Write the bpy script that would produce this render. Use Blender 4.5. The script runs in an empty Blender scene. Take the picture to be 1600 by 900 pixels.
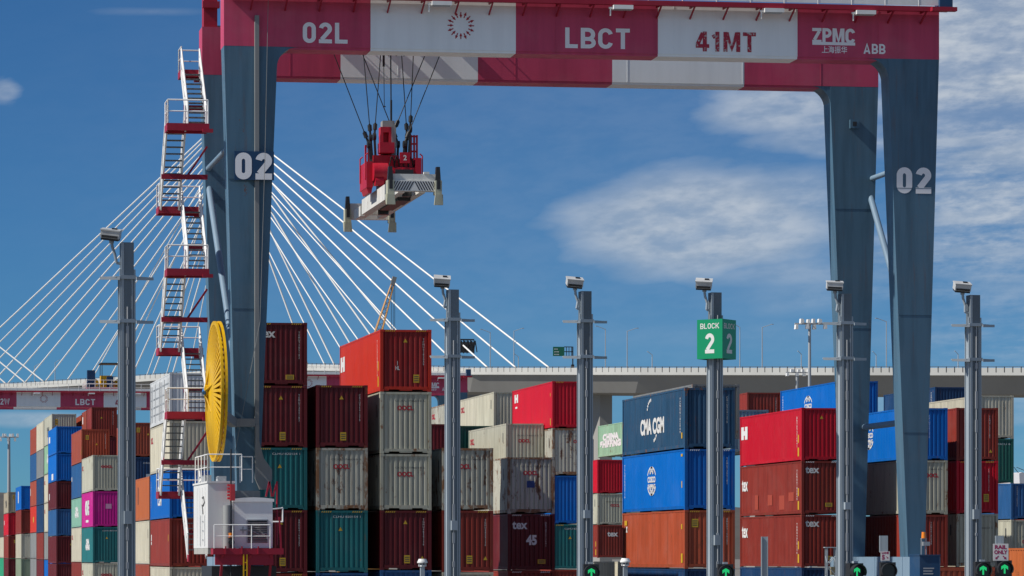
import bpy, math, random
from mathutils import Vector, Matrix, Euler
random.seed(7)
S = bpy.context.scene
COL = S.collection
R = math.radians

# ------------------------------------------------------------------ camera, sky, sun, exposure
EYE = 3.5                      # metres above the yard
TH = R(7.0)                    # camera heading, clockwise from +Y
FOC, PX, PY = 5000.0, 364.0, 870.0
ST, CT = math.sin(TH), math.cos(TH)
cam_d = bpy.data.cameras.new('camera')
cam_d.sensor_width = 36.0
cam_d.lens = 36.0 * FOC / 1600.0
cam_d.shift_x = (800 - PX) / 1600.0
cam_d.shift_y = (PY - 450) / 1600.0
cam_d.clip_start = 1.0
cam_d.clip_end = 20000.0
cam = bpy.data.objects.new('camera', cam_d)
COL.objects.link(cam)
cam.location = (0, 0, EYE)
cam.rotation_euler = (R(90), 0, -TH)
S.camera = cam

SUN_EL, SUN_AZ = 43.0, 263.8   # azimuth clockwise from +Y
w = bpy.data.worlds.new('World')
S.world = w
w.use_nodes = True
nt = w.node_tree
nt.nodes.clear()


def node(t, **kw):
    n = nt.nodes.new(t)
    for k, v in kw.items():
        setattr(n, k, v)
    return n


def mth(op, a, b=None, c=None):
    n = node('ShaderNodeMath', operation=op)
    for i, v in enumerate((a, b, c)):
        if v is None:
            continue
        if isinstance(v, (int, float)):
            n.inputs[i].default_value = v
        else:
            nt.links.new(v, n.inputs[i])
    return n.outputs[0]


def smooth(v, a, b):
    n = node('ShaderNodeMapRange', interpolation_type='SMOOTHSTEP')
    nt.links.new(v, n.inputs[0])
    n.inputs[1].default_value = a
    n.inputs[2].default_value = b
    n.inputs[3].default_value = 0
    n.inputs[4].default_value = 1
    return n.outputs[0]


sky = node('ShaderNodeTexSky', sky_type='NISHITA')
sky.sun_disc = False
sky.sun_elevation = R(SUN_EL)
sky.sun_rotation = R(SUN_AZ)
sky.altitude = 2500
sky.air_density = 1.0
sky.dust_density = 0.0
sky.ozone_density = 4.0
tc = node('ShaderNodeTexCoord')
sep = node('ShaderNodeSeparateXYZ')
nt.links.new(tc.outputs['Generated'], sep.inputs[0])
AZ = mth('MULTIPLY', mth('ARCTAN2', sep.outputs[0], sep.outputs[1]), 57.29578)
EL = mth('MULTIPLY', mth('ARCSINE', sep.outputs[2]), 57.29578)


def cloud_noise(sx, sy, off, detail=8, rough=.58, tilt=0.0):
    c = node('ShaderNodeCombineXYZ')
    nt.links.new(mth('ADD', mth('MULTIPLY', AZ, sx), mth('MULTIPLY', EL, tilt)), c.inputs[0])
    nt.links.new(mth('MULTIPLY', EL, sy), c.inputs[1])
    c.inputs[2].default_value = off
    n = node('ShaderNodeTexNoise')
    n.inputs['Scale'].default_value = 1.0
    n.inputs['Detail'].default_value = detail
    n.inputs['Roughness'].default_value = rough
    nt.links.new(c.outputs[0], n.inputs['Vector'])
    return n.outputs['Fac']


def az_of(x):
    return 7.0 + math.degrees(math.atan((x - PX) / FOC))


def el_of(x, y):
    return math.degrees(math.atan((PY - y) / math.hypot(FOC, x - PX)))


N1 = cloud_noise(.55, 1.5, 3.1, detail=6, rough=.5, tilt=-.45)
N2 = cloud_noise(1.3, 3.2, 9.7, detail=7, rough=.52, tilt=-.6)
N3 = cloud_noise(4.2, 11.0, 5.3, detail=8, rough=.6, tilt=-2.0)
NC = mth('ADD', mth('ADD', mth('MULTIPLY', N1, .68), mth('MULTIPLY', N2, .22)), mth('MULTIPLY', N3, .10))
BAND = smooth(mth('ADD', mth('MULTIPLY', cloud_noise(.30, 2.3, 14.2, detail=7, rough=.55, tilt=-.25), .8), mth('MULTIPLY', N3, .2)), .36, .60)


def puff(x, y, rx, ry, soft, gain, warp):
    """A cloud bank round one compass direction: an ellipse in azimuth and height whose edge the noise frays."""
    a = mth('DIVIDE', mth('SUBTRACT', AZ, az_of(x)), rx * .01146)
    b = mth('DIVIDE', mth('SUBTRACT', EL, el_of(x, y)), ry * .01146)
    r = mth('SQRT', mth('ADD', mth('MULTIPLY', a, a), mth('MULTIPLY', b, b)))
    r = mth('ADD', r, mth('MULTIPLY', mth('SUBTRACT', NC, .5), warp))
    return mth('MULTIPLY', mth('SUBTRACT', 1.0, smooth(r, 1 - soft, 1 + soft)), gain)


banks = [(1250, 280, 900, 420, .9, .10, .6), (1095, 350, 200, 80, .36, .74, 1.5), (1240, 330, 120, 60, .5, .55, 2.4), (890, 352, 55, 10, .7, .28, 2.6),
         (1560, 60, 210, 190, .45, .92, 2.4), (1600, 300, 170, 110, .5, .85, 2.8), (1250, 165, 140, 42, .55, .72, 2.6),
         (1310, 215, 120, 26, .5, .55, 2.8), (1500, 400, 190, 50, .6, .62, 3.0), (1225, 425, 150, 26, .6, .36, 3.0),
         (8, 142, 14, 15, .8, .42, 7.0), (240, 18, 90, 6, .8, .14, 3.5),
         (55, 655, 80, 10, .6, .5, 2.0), (1400, 455, 260, 30, .8, .30, 3.2), (1180, 525, 380, 30, .9, .14, 3.0),
         (1480, 640, 280, 40, .9, .30, 2.0), (1700, 500, 240, 200, .8, .4, 2.6), (-900, 300, 420, 150, .6, .6, 2.6),
         (2600, 200, 500, 260, .6, .7, 2.8)]
tot = None
for bk in banks:
    p = puff(*bk)
    tot = p if tot is None else mth('MAXIMUM', tot, p)
back = smooth(mth('ABSOLUTE', AZ), 62, 110)  # unseen clouds beside and behind the camera, added for neutral fill on fronts
back = mth('MULTIPLY', back, mth('MULTIPLY', smooth(cloud_noise(.03, .05, 21.0), .36, .62), .5))
tot = mth('MAXIMUM', tot, back)
tex = smooth(mth('ADD', mth('MULTIPLY', N1, .5), mth('MULTIPLY', N2, .5)), .30, .68)
right = smooth(AZ, az_of(1180), az_of(1420))
low = mth('SUBTRACT', 1.0, smooth(EL, el_of(1500, 330), el_of(1500, 60)))
band = mth('SUBTRACT', 1.0, mth('MULTIPLY', mth('MULTIPLY', right, mth('SUBTRACT', 1.0, BAND)), mth('ADD', mth('MULTIPLY', low, .45), .30)))
alpha = mth('MULTIPLY', mth('MULTIPLY', tot, mth('ADD', mth('MULTIPLY', tex, .45), .62)), band)
alpha = mth('MINIMUM', alpha, .93)
tint = node('ShaderNodeMix', data_type='RGBA', blend_type='MULTIPLY')
tint.inputs[0].default_value = 1.0
nt.links.new(sky.outputs[0], tint.inputs[6])
tint.inputs[7].default_value = (.285, .615, .88, 1)
cl = node('ShaderNodeMix', data_type='RGBA')
nt.links.new(alpha, cl.inputs[0])
nt.links.new(tint.outputs[2], cl.inputs[6])
ccol = node('ShaderNodeMix', data_type='RGBA')
nt.links.new(smooth(mth('ADD', mth('MULTIPLY', N2, .6), mth('MULTIPLY', N3, .4)), .36, .62), ccol.inputs[0])
ccol.inputs[6].default_value = (5.6, 6.4, 7.4, 1)
ccol.inputs[7].default_value = (7.4, 8.0, 8.7, 1)
nt.links.new(ccol.outputs[2], cl.inputs[7])
bg = node('ShaderNodeBackground')
bg.inputs[1].default_value = 0.076
nt.links.new(cl.outputs[2], bg.inputs[0])
wo = node('ShaderNodeOutputWorld')
nt.links.new(bg.outputs[0], wo.inputs[0])

sun_d = bpy.data.lights.new('sun', 'SUN')
sun_d.energy = 4.8
sun_d.angle = R(.5)
sun_d.color = (1.0, .95, .87)
sun = bpy.data.objects.new('sun', sun_d)
COL.objects.link(sun)
_a, _e = R(SUN_AZ), R(SUN_EL)
SUNV = Vector((math.sin(_a) * math.cos(_e), math.cos(_a) * math.cos(_e), math.sin(_e)))
sun.rotation_euler = SUNV.to_track_quat('Z', 'Y').to_euler()
S.view_settings.view_transform = 'Standard'
S.view_settings.look = 'None'
S.view_settings.exposure = 0.0
S.view_settings.gamma = 1.0
S.cycles.max_bounces = 6
S.cycles.use_denoising = True


# ------------------------------------------------------------------ survey: photo bearing + distance -> metres in the yard
def at(x, y, d):
    """World point seen at pixel (x, y) of the 1600x900 photograph, d metres along the view axis."""
    u = (x - PX) / FOC * d
    return Vector((u * CT + d * ST, d * CT - u * ST, EYE + (PY - y) / FOC * d))


def atY(x, y, Y):
    k = (x - PX) / FOC
    X = Y * (ST + k * CT) / (CT - k * ST)
    d = X * ST + Y * CT
    return Vector((X, Y, EYE + (PY - y) / FOC * d))


# ------------------------------------------------------------------ mesh building
class MB:
    def __init__(self):
        self.v, self.f, self.m, self.s = [], [], [], []

    def add(self, vs, fs, mat=0, sm=False):
        o = len(self.v)
        self.v += [tuple(p) for p in vs]
        for f in fs:
            self.f.append(tuple(i + o for i in f))
            self.m.append(mat)
            self.s.append(sm)
        return self

    def box(self, x0, x1, y0, y1, z0, z1, mat=0):
        vs = [(x, y, z) for z in (z0, z1) for y in (y0, y1) for x in (x0, x1)]
        return self.add(vs, [(0, 2, 3, 1), (4, 5, 7, 6), (0, 1, 5, 4), (2, 6, 7, 3), (0, 4, 6, 2), (1, 3, 7, 5)], mat)

    def hexa(self, lo, hi, mat=0):
        """lo, hi: four points each, counter-clockwise seen from above"""
        vs = list(lo) + list(hi)
        return self.add(vs, [(3, 2, 1, 0), (4, 5, 6, 7), (0, 1, 5, 4), (1, 2, 6, 5), (2, 3, 7, 6), (3, 0, 4, 7)], mat)

    def tube(self, a, b, r, n=8, mat=0, r2=None):
        a, b = Vector(a), Vector(b)
        z = (b - a)
        if z.length < 1e-6:
            return self
        z.normalize()
        x = z.orthogonal().normalized()
        y = z.cross(x)
        r2 = r if r2 is None else r2
        vs = []
        for p, rr in ((a, r), (b, r2)):
            for i in range(n):
                t = 2 * math.pi * i / n
                vs.append(p + (x * math.cos(t) + y * math.sin(t)) * rr)
        self.add(vs, [(i, (i + 1) % n, n + (i + 1) % n, n + i) for i in range(n)], mat, n > 5)
        self.add(vs[:n], [tuple(range(n - 1, -1, -1))], mat)
        self.add(vs[n:], [tuple(range(n))], mat)
        return self

    def path(self, pts, r, n=8, mat=0):
        for a, b in zip(pts[:-1], pts[1:]):
            self.tube(a, b, r, n, mat)
        return self

    def bar(self, a, b, wx, wz, up=(0, 0, 1), mat=0):
        """rectangular bar from a to b; wz measured along up, wx across"""
        a, b = Vector(a), Vector(b)
        z = (b - a).normalized()
        u = Vector(up)
        x = z.cross(u)
        if x.length < 1e-4:
            x = z.orthogonal()
        x.normalize()
        u = x.cross(z)
        q = [(-1, -1), (1, -1), (1, 1), (-1, 1)]
        vs = [p + x * (i * wx / 2) + u * (j * wz / 2) for p in (a, b) for i, j in q]
        return self.add(vs, [(3, 2, 1, 0), (4, 5, 6, 7), (0, 1, 5, 4), (1, 2, 6, 5), (2, 3, 7, 6), (3, 0, 4, 7)], mat)

    def prism(self, poly, y0, y1, mat=0, axis='y'):
        """poly in (x, z) extruded along y (axis 'y') or in (x, y) along z (axis 'z') or (y, z) along x"""
        n = len(poly)

        def P(p, t):
            return {'y': (p[0], t, p[1]), 'z': (p[0], p[1], t), 'x': (t, p[0], p[1])}[axis]
        vs = [P(p, y0) for p in poly] + [P(p, y1) for p in poly]
        fs = [tuple(range(n)), tuple(range(2 * n - 1, n - 1, -1))]
        fs += [(i, n + i, n + (i + 1) % n, (i + 1) % n) for i in range(n)]
        return self.add(vs, fs, mat)

    def mesh(self, name, mats=(), recalc=True):
        me = bpy.data.meshes.new(name)
        me.from_pydata(self.v, [], self.f)
        for m in mats:
            me.materials.append(m)
        me.polygons.foreach_set('material_index', self.m)
        me.polygons.foreach_set('use_smooth', self.s)
        me.update()
        if recalc:
            import bmesh
            bm = bmesh.new()
            bm.from_mesh(me)
            bmesh.ops.recalc_face_normals(bm, faces=bm.faces)
            bm.to_mesh(me)
            bm.free()
        return me

    def build(self, name, mats, parent=None, loc=(0, 0, 0), recalc=True):
        if not isinstance(mats, (list, tuple)):
            mats = [mats]
        return put(name, self.mesh(name, mats, recalc), parent, loc)


def put(name, me, parent=None, loc=(0, 0, 0), rz=0.0):
    o = bpy.data.objects.new(name, me)
    COL.objects.link(o)
    o.parent = parent
    o.location = loc
    o.rotation_euler = (0, 0, rz)
    return o


def thing(name, label, cat, loc=(0, 0, 0), rz=0.0, group=None):
    o = bpy.data.objects.new(name, None)
    COL.objects.link(o)
    o.empty_display_size = .5
    o.location = loc
    o.rotation_euler = (0, 0, rz)
    return tag(o, label, cat, group)


def tag(o, label, cat, group=None):
    o['label'] = label
    o['category'] = cat
    if group:
        o['group'] = group
    return o


def structure(o):
    o['kind'] = 'structure'
    return o


def copy_tree(o, parent=None):
    c = o.copy()
    COL.objects.link(c)
    c.parent = parent
    for ch in list(o.children):
        copy_tree(ch, c)
    return c


# ------------------------------------------------------------------ materials
MATS = {}


def paint(name, rgb, rough=.5, metal=0.0, streak=.22, rust=0.0, chalk=.12, bump=0.0, rustcol=(.16, .06, .025), sc=1.0):
    """Weathered paint: vertical run-off streaks, chalky blotches and, with rust > 0, rust blooms; the pattern shifts from object to object."""
    if name in MATS:
        return MATS[name]
    m = bpy.data.materials.new(name)
    m.use_nodes = True
    t = m.node_tree
    b = t.nodes['Principled BSDF']
    L = t.links.new
    co = t.nodes.new('ShaderNodeTexCoord')
    oi = t.nodes.new('ShaderNodeObjectInfo')
    mul = t.nodes.new('ShaderNodeMath')
    mul.operation = 'MULTIPLY'
    mul.inputs[1].default_value = 91.7
    L(oi.outputs['Random'], mul.inputs[0])

    def noise(scale, detail=5, rough_=.6):
        mp = t.nodes.new('ShaderNodeMapping')
        mp.inputs['Scale'].default_value = scale
        L(co.outputs['Object'], mp.inputs[0])
        L(mul.outputs[0], mp.inputs['Location'])
        n = t.nodes.new('ShaderNodeTexNoise')
        n.inputs['Scale'].default_value = 1.0
        n.inputs['Detail'].default_value = detail
        n.inputs['Roughness'].default_value = rough_
        L(mp.outputs[0], n.inputs['Vector'])
        return n.outputs['Fac']

    def ramp(src, a, b_, hi=1.0):
        r = t.nodes.new('ShaderNodeMapRange')
        L(src, r.inputs[0])
        r.inputs[1].default_value = a
        r.inputs[2].default_value = b_
        r.inputs[3].default_value = 0
        r.inputs[4].default_value = hi
        return r.outputs[0]

    def mix(fac, a, b_):
        x = t.nodes.new('ShaderNodeMix')
        x.data_type = 'RGBA'
        L(fac, x.inputs[0])
        for i, c in ((6, a), (7, b_)):
            if isinstance(c, tuple):
                x.inputs[i].default_value = (*c, 1)
            else:
                L(c, x.inputs[i])
        return x.outputs[2]

    dark = tuple(c * (1 - .8 * min(streak * 2, 1)) for c in rgb)
    lum = sum(rgb) / 3
    pale = tuple(c + (max(lum * 1.5, .2) - c) * .35 for c in rgb)
    n1 = noise((2.6 * sc, 2.6 * sc, .22 * sc))
    n2 = noise((.5 * sc, .5 * sc, .6 * sc), 6, .65)
    col = mix(ramp(n1, .42, .80, .75), rgb, dark)
    col = mix(ramp(n2, .5, .85, chalk * 4), col, pale)
    if rust > 0:
        n3 = noise((2.1 * sc, 2.1 * sc, 1.1 * sc), 9, .74)
        n4 = noise((6 * sc, 6 * sc, .42 * sc), 5, .6)
        col = mix(ramp(n3, .68 - .24 * rust, .72 - .20 * rust, .92), col, rustcol)
        col = mix(ramp(n4, .60 - .04 * rust, .74 - .04 * rust, .25 + .6 * rust), col, rustcol)
    hv_ = t.nodes.new('ShaderNodeHueSaturation')
    vr = t.nodes.new('ShaderNodeMapRange')
    L(oi.outputs['Random'], vr.inputs[0])
    vr.inputs[3].default_value, vr.inputs[4].default_value = .88, 1.10
    L(vr.outputs[0], hv_.inputs['Value'])
    L(col, hv_.inputs['Color'])
    L(hv_.outputs[0], b.inputs['Base Color'])
    rr = t.nodes.new('ShaderNodeMapRange')
    L(n2, rr.inputs[0])
    rr.inputs[1].default_value, rr.inputs[2].default_value = .3, .7
    rr.inputs[3].default_value, rr.inputs[4].default_value = max(rough - .1, .05), min(rough + .15, 1)
    L(rr.outputs[0], b.inputs['Roughness'])
    b.inputs['Metallic'].default_value = metal
    b.inputs['Specular IOR Level'].default_value = .3
    if bump:
        bp = t.nodes.new('ShaderNodeBump')
        bp.inputs['Strength'].default_value = bump
        bp.inputs['Distance'].default_value = .02
        L(n2, bp.inputs['Height'])
        L(bp.outputs[0], b.inputs['Normal'])
    MATS[name] = m
    return m


def flat(name, rgb, rough=.6, metal=0.0, emit=None):
    if name in MATS:
        return MATS[name]
    m = bpy.data.materials.new(name)
    m.use_nodes = True
    b = m.node_tree.nodes['Principled BSDF']
    b.inputs['Base Color'].default_value = (*rgb, 1)
    b.inputs['Roughness'].default_value = rough
    b.inputs['Metallic'].default_value = metal
    if emit:
        b.inputs['Emission Color'].default_value = (*rgb, 1)
        b.inputs['Emission Strength'].default_value = emit
    MATS[name] = m
    return m


def worn(name, rgb, amount=.5):
    """Lettering paint that has flaked away: the holes are real gaps in the coating."""
    if name in MATS:
        return MATS[name]
    m = bpy.data.materials.new(name)
    m.use_nodes = True
    t = m.node_tree
    b = t.nodes['Principled BSDF']
    co = t.nodes.new('ShaderNodeTexCoord')
    n = t.nodes.new('ShaderNodeTexNoise')
    n.inputs['Scale'].default_value = 5.5
    n.inputs['Detail'].default_value = 6
    n.inputs['Roughness'].default_value = .7
    t.links.new(co.outputs['Object'], n.inputs['Vector'])
    r = t.nodes.new('ShaderNodeMapRange')
    t.links.new(n.outputs['Fac'], r.inputs[0])
    r.inputs[1].default_value = amount - .03
    r.inputs[2].default_value = amount + .03
    mx = t.nodes.new('ShaderNodeMix')
    mx.data_type = 'RGBA'
    t.links.new(r.outputs[0], mx.inputs[0])
    mx.inputs[6].default_value = (.55, .56, .53, 1)
    mx.inputs[7].default_value = (*rgb, 1)
    t.links.new(mx.outputs[2], b.inputs['Base Color'])
    b.inputs['Roughness'].default_value = .6
    MATS[name] = m
    return m


M_white = paint('white_paint', (.84, .84, .82), .45, streak=.1, chalk=.03)
M_whitebeam = paint('beam_white_paint', (.88, .92, .93), .45, streak=.10, chalk=.05, sc=.5)
M_redbeam = paint('beam_red_paint', (.56, .065, .14), .5, streak=.26, chalk=.14, sc=.5)
M_red = paint('crimson_paint', (.36, .016, .04), .45, streak=.15, chalk=.06)
M_blue = paint('crane_blue_paint', (.084, .168, .245), .42, streak=.34, chalk=.10, sc=.8, rust=.05)
M_bluepale = paint('brace_blue_paint', (.19, .28, .37), .45, streak=.1, chalk=.05, sc=.5)
M_navyplate = paint('plate_blue_paint', (.02, .07, .16), .5, streak=.1)
M_yellow = paint('reel_yellow_paint', (.72, .42, .006), .45, streak=.25, chalk=.0, rust=.1)
M_grey = paint('duct_grey_paint', (.27, .28, .28), .55, streak=.15)
M_galv = paint('galvanised_steel', (.34, .39, .43), .42, metal=.15, streak=.12, chalk=.12)
M_galvd = paint('galvanised_steel_dull', (.155, .19, .22), .55, metal=.1, streak=.22, chalk=.12)
M_dark = flat('dark_steel', (.02, .021, .024), .5)
M_black = flat('black_rubber', (.012, .012, .013), .8)
M_rope = flat('wire_rope', (.012, .012, .014), .5)
M_tread = flat('tread_grating', (.13, .145, .15), .6)
M_letw = flat('white_lettering', (.72, .72, .70), .55)
M_letpale = flat('pale_beam_lettering', (.90, .89, .90), .5)
M_letr = flat('red_lettering', (.42, .015, .03), .55)
M_lettl = flat('dark_lettering', (.05, .055, .06), .6)
M_stick = flat('yellow_sticker', (.60, .37, .02), .5)
M_orange = flat('orange_lens', (.85, .25, .02), .3)
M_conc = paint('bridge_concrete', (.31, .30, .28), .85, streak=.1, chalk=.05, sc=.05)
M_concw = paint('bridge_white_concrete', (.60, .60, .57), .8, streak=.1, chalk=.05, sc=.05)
M_cable = flat('cable_sheath', (.80, .80, .78), .4)
M_lamp = flat('lamp_steel', (.36, .38, .40), .5)
M_glass = flat('dark_glass', (.02, .025, .03), .15)
M_steel = flat('bare_steel', (.30, .29, .27), .5, .4)

# ------------------------------------------------------------------ lettering
_TX = {}


def text2d(body, bold=.0):
    key = (body, bold)
    if key in _TX:
        return _TX[key]
    cu = bpy.data.curves.new('text', 'FONT')
    cu.body = body
    cu.size = 1.0
    cu.offset = bold
    cu.align_x = 'CENTER'
    cu.space_line = .86
    cu.resolution_u = 4
    o = bpy.data.objects.new('text', cu)
    COL.objects.link(o)
    dg = bpy.context.evaluated_depsgraph_get()
    ev = o.evaluated_get(dg)
    me = ev.to_mesh()
    vs = [(v.co.x, v.co.y) for v in me.vertices]
    fs = [tuple(p.vertices) for p in me.polygons]
    ev.to_mesh_clear()
    bpy.data.objects.remove(o)
    bpy.data.curves.remove(cu)
    x0, x1 = min(v[0] for v in vs), max(v[0] for v in vs)
    y0, y1 = min(v[1] for v in vs), max(v[1] for v in vs)
    _TX[key] = ([((x - (x0 + x1) / 2), y - (y0 + y1) / 2) for x, y in vs], fs, x1 - x0, y1 - y0)
    return _TX[key]


def letter(mb, body, o, xd, h, wid=None, bold=.02, mat=0, up=(0, 0, 1)):
    """Lay text on a plane: centre o, reading direction xd, height h, optional width."""
    vs, fs, tw, th = text2d(body, bold)
    o, xd, up = Vector(o), Vector(xd), Vector(up)
    s = h / th
    sx = s if wid is None else wid / tw
    mb.add([o + xd * (x * sx) + up * (y * s) for x, y in vs], fs, mat)


def disc2d(mb, o, xd, pts, mat=0, up=(0, 0, 1)):
    o, xd, up = Vector(o), Vector(xd), Vector(up)
    mb.add([o + xd * x + up * y for x, y in pts], [tuple(range(len(pts)))], mat)


def ring2d(mb, o, xd, rx, ry, t, a0=0, a1=360, n=28, mat=0, up=(0, 0, 1)):
    o, xd, up = Vector(o), Vector(xd), Vector(up)
    vs = []
    for i in range(n + 1):
        a = R(a0 + (a1 - a0) * i / n)
        for k in (1, 0):
            vs.append(o + xd * ((rx - t * k) * math.cos(a)) + up * ((ry - t * k) * math.sin(a)))
    mb.add(vs, [(2 * i, 2 * i + 1, 2 * i + 3, 2 * i + 2) for i in range(n)], mat)


# block capitals drawn stroke by stroke (heavier than the built-in face)
def _arc(cx, cy, rx, ry, a0, a1, n=12):
    return [(cx + rx * math.cos(R(a0 + (a1 - a0) * i / n)), cy + ry * math.sin(R(a0 + (a1 - a0) * i / n))) for i in range(n + 1)]


def glyph(c, w, t):
    """centre-line strokes in a box w wide and 1 high; (points, closed)"""
    a, b, r, m = t / 2, w - t / 2, 1 - t / 2, w / 2
    rx = (w - t) / 2
    ry = rx * 1.05
    if c in '0O':
        return [(_arc(m, r - ry, rx, ry, 0, 180) + _arc(m, a + ry, rx, ry, 180, 360), True)]
    if c == 'C':
        return [(_arc(m, r - ry, rx, ry, 12, 180) + _arc(m, a + ry, rx, ry, 180, 348), False)]
    if c == '2':
        return [(_arc(m, r - ry, rx, ry, 172, -28) + [(a + .03, t * .95)], False), ([(0, a), (w, a)], False)]
    if c == 'L':
        return [([(a, 1), (a, a), (w, a)], False)]
    if c == 'T':
        return [([(0, r), (w, r)], False), ([(m, 1 - t), (m, 0)], False)]
    if c in 'BP':
        q = .46
        R1 = (r - q) / 2
        out = [([(a, 0), (a, 1)], False), ([(t, r), (b - R1, r)] + _arc(b - R1, q + R1, R1, R1, 80, -80, 8) + [(b - R1, q), (t, q)], False)]
        if c == 'B':
            R2 = (q - a) / 2
            out.append(([(b - R2, q - .001)] + _arc(b - R2, a + R2, R2 * 1.15, R2, 70, -80, 8) + [(b - R2, a), (t, a)], False))
        return out
    if c == '4':
        x = w - t * 1.1
        return [([(x, 0), (x, 1)], False), ([(x - a, .93), (a * .8, .33)], False), ([(0, .27), (w, .27)], False)]
    if c == '1':
        return [([(w * .62, 0), (w * .62, 1)], False), ([(w * .62 - a, .80), (w * .08, .72)], False)]
    if c == '5':
        return [([(w * .95, r), (a * 1.4, r), (a, .52)], False), (_arc(m - .01, a + .25, rx, .25, 150, -150, 12), False)]
    if c == 'M':
        return [([(a, 0), (a, 1)], False), ([(b, 0), (b, 1)], False), ([(t * .8, .97), (m, .14), (w - t * .8, .97)], False)]
    if c == 'W':
        return [([(a, 1), (w * .27, .06), (m, .9), (w * .73, .06), (b, 1)], False)]
    if c == 'A':
        return [([(a, 0), (m, .96), (b, 0)], False), ([(w * .24, .26), (w * .76, .26)], False)]
    if c == 'K':
        return [([(a, 0), (a, 1)], False), ([(b + .02, 1), (t, .40)], False), ([(w * .38, .58), (b + .03, 0)], False)]
    if c == 'Z':
        return [([(0, r), (w, r)], False), ([(w - t * .7, 1 - t), (t * .7, t)], False), ([(0, a), (w, a)], False)]
    if c == '3':
        return [(_arc(m, r - .22, rx, .22, 160, -80, 10), False), (_arc(m, a + .24, rx, .24, 80, -160, 10), False)]
    return [([(a, 0), (a, 1)], False)]


GWID = {'0': .58, 'O': .66, 'C': .66, '2': .58, 'L': .56, 'T': .62, 'B': .64, 'P': .62, '4': .64, '1': .42, '5': .58, 'M': .80, 'W': .96, 'A': .74, 'K': .68, 'Z': .62, '3': .58}


def caps(mb, body, o, h, wid, t=.19, gap=.13, xd=(1, 0, 0), mat=0):
    o, xd = Vector(o), Vector(xd)
    nrm = xd.cross(Vector((0, 0, 1)))
    tw = sum(GWID[c] for c in body) + gap * (len(body) - 1)
    sx = wid / tw
    x = -tw / 2
    lay = 0
    for c in body:
        for pts, closed in glyph(c, GWID[c], t):
            n = len(pts)
            P = [Vector((p[0], p[1])) for p in pts]
            vs = []
            for i in range(n):
                pr = P[(i - 1) % n] if closed or i else None
                nx = P[(i + 1) % n] if closed or i < n - 1 else None
                d1 = (P[i] - pr).normalized() if pr is not None and (P[i] - pr).length > 1e-6 else None
                d2 = (nx - P[i]).normalized() if nx is not None and (nx - P[i]).length > 1e-6 else None
                d1 = d1 or d2
                d2 = d2 or d1
                n1, n2 = Vector((-d1.y, d1.x)), Vector((-d2.y, d2.x))
                mv = (n1 + n2)
                mv = mv / max(mv.length_squared / 2, .35) if mv.length > 1e-6 else n1
                for sg in (1, -1):
                    q = P[i] + mv * (sg * t / 2)
                    vs.append(o + xd * ((x + q.x) * sx) + Vector((0, 0, (q.y - .5) * h)) + nrm * (.0015 * lay))
            k = n if closed else n - 1
            mb.add(vs, [(2 * i, 2 * i + 1, 2 * ((i + 1) % n) + 1, 2 * ((i + 1) % n)) for i in range(k)], mat)
            lay = (lay + 1) % 4
        x += GWID[c] + gap


# ------------------------------------------------------------------ setting: ground and hills
def ground_material():
    m = paint('yard_concrete', (.20, .19, .17), .85, streak=.1, chalk=.06, sc=.08)
    return m


structure(MB().add([(-9000, -3000, 0), (11000, -3000, 0), (11000, 15000, 0), (-9000, 15000, 0)], [(0, 1, 2, 3)]).build('ground', ground_material(), recalc=False))

hv, hf = [], []
NX = 160
for i in range(NX + 1):
    X = -7000 + 15000 * i / NX
    hgt = 62 + 22 * math.sin(i * .37) + 14 * math.sin(i * .91 + 1) + random.uniform(-5, 5)
    if -700 < X < 700:
        hgt = 108 + random.uniform(-4, 4)
    for k, (yy, ff) in enumerate(((4300, 0), (4700, .72), (5200, 1.0), (6000, .8), (7000, 0))):
        hv.append((X, yy + 90 * math.sin(i * .5), hgt * ff - (1 if ff == 0 else 0)))
for i in range(NX):
    for k in range(4):
        hf.append((i * 5 + k, (i + 1) * 5 + k, (i + 1) * 5 + k + 1, i * 5 + k + 1))
M_hill = paint('hill_scrub', (.10, .095, .085), .95, streak=.2, chalk=.1, sc=.004)
structure(MB().add(hv, hf, 0, True).build('hills', M_hill))

# ------------------------------------------------------------------ shipping containers
PAINTS = {
    'dred': ((.135, .012, .016), 0.05), 'redbrown': ((.26, .034, .022), .1), 'orangered': ((.36, .07, .035), .15), 'orange': ((.46, .12, .035), .15),
    'brightred': ((.60, .036, .016), 0.02), 'crimson': ((.54, .006, .022), 0.02), 'cream': ((.58, .54, .42), .12), 'oocl': ((.50, .49, .39), .2),
    'rusty': ((.50, .49, .41), .5), 'blue': ((.001, .135, .52), .0), 'navy': ((.026, .085, .17), .18), 'midblue': ((.025, .11, .29), .1),
    'dkblue': ((.012, .05, .14), .1), 'teal': ((.018, .16, .17), .08), 'mint': ((.24, .47, .36), .08), 'green': ((.03, .36, .19), .05), 'ltgreen': ((.30, .50, .33), .2),
    'shadered': ((.36, .020, .018), .02), 'magenta': ((.56, .012, .26), .0), 'white': ((.68, .70, .71), .05), 'grey': ((.25, .26, .26), .1), 'sage': ((.27, .33, .23), .1), 'tan': ((.42, .36, .26), .2),
    'greyteal': ((.22, .30, .34), .1), 'dkgreen': ((.02, .13, .10), .05), 'salmon': ((.43, .085, .038), .2),
}


def cpaint(k):
    c, r = PAINTS[k]
    return paint(k + '_container_paint', c, .40, streak=.12 if k in ('blue', 'crimson', 'brightred', 'magenta') else .32, rust=r + (0 if k in ('blue', 'crimson', 'brightred', 'magenta', 'white') else .07), chalk=.03 if k in ('blue', 'crimson', 'brightred') else .09)


def cframe_paint(k):
    c, r = PAINTS[k]
    return paint(k + '_container_frame_paint', tuple(x * .93 for x in c), .5, streak=.25, rust=min(r * 1.9 + .12, 1.0), chalk=.04, rustcol=(.22, .088, .03))


CW = 2.438
_CM = {}


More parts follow.
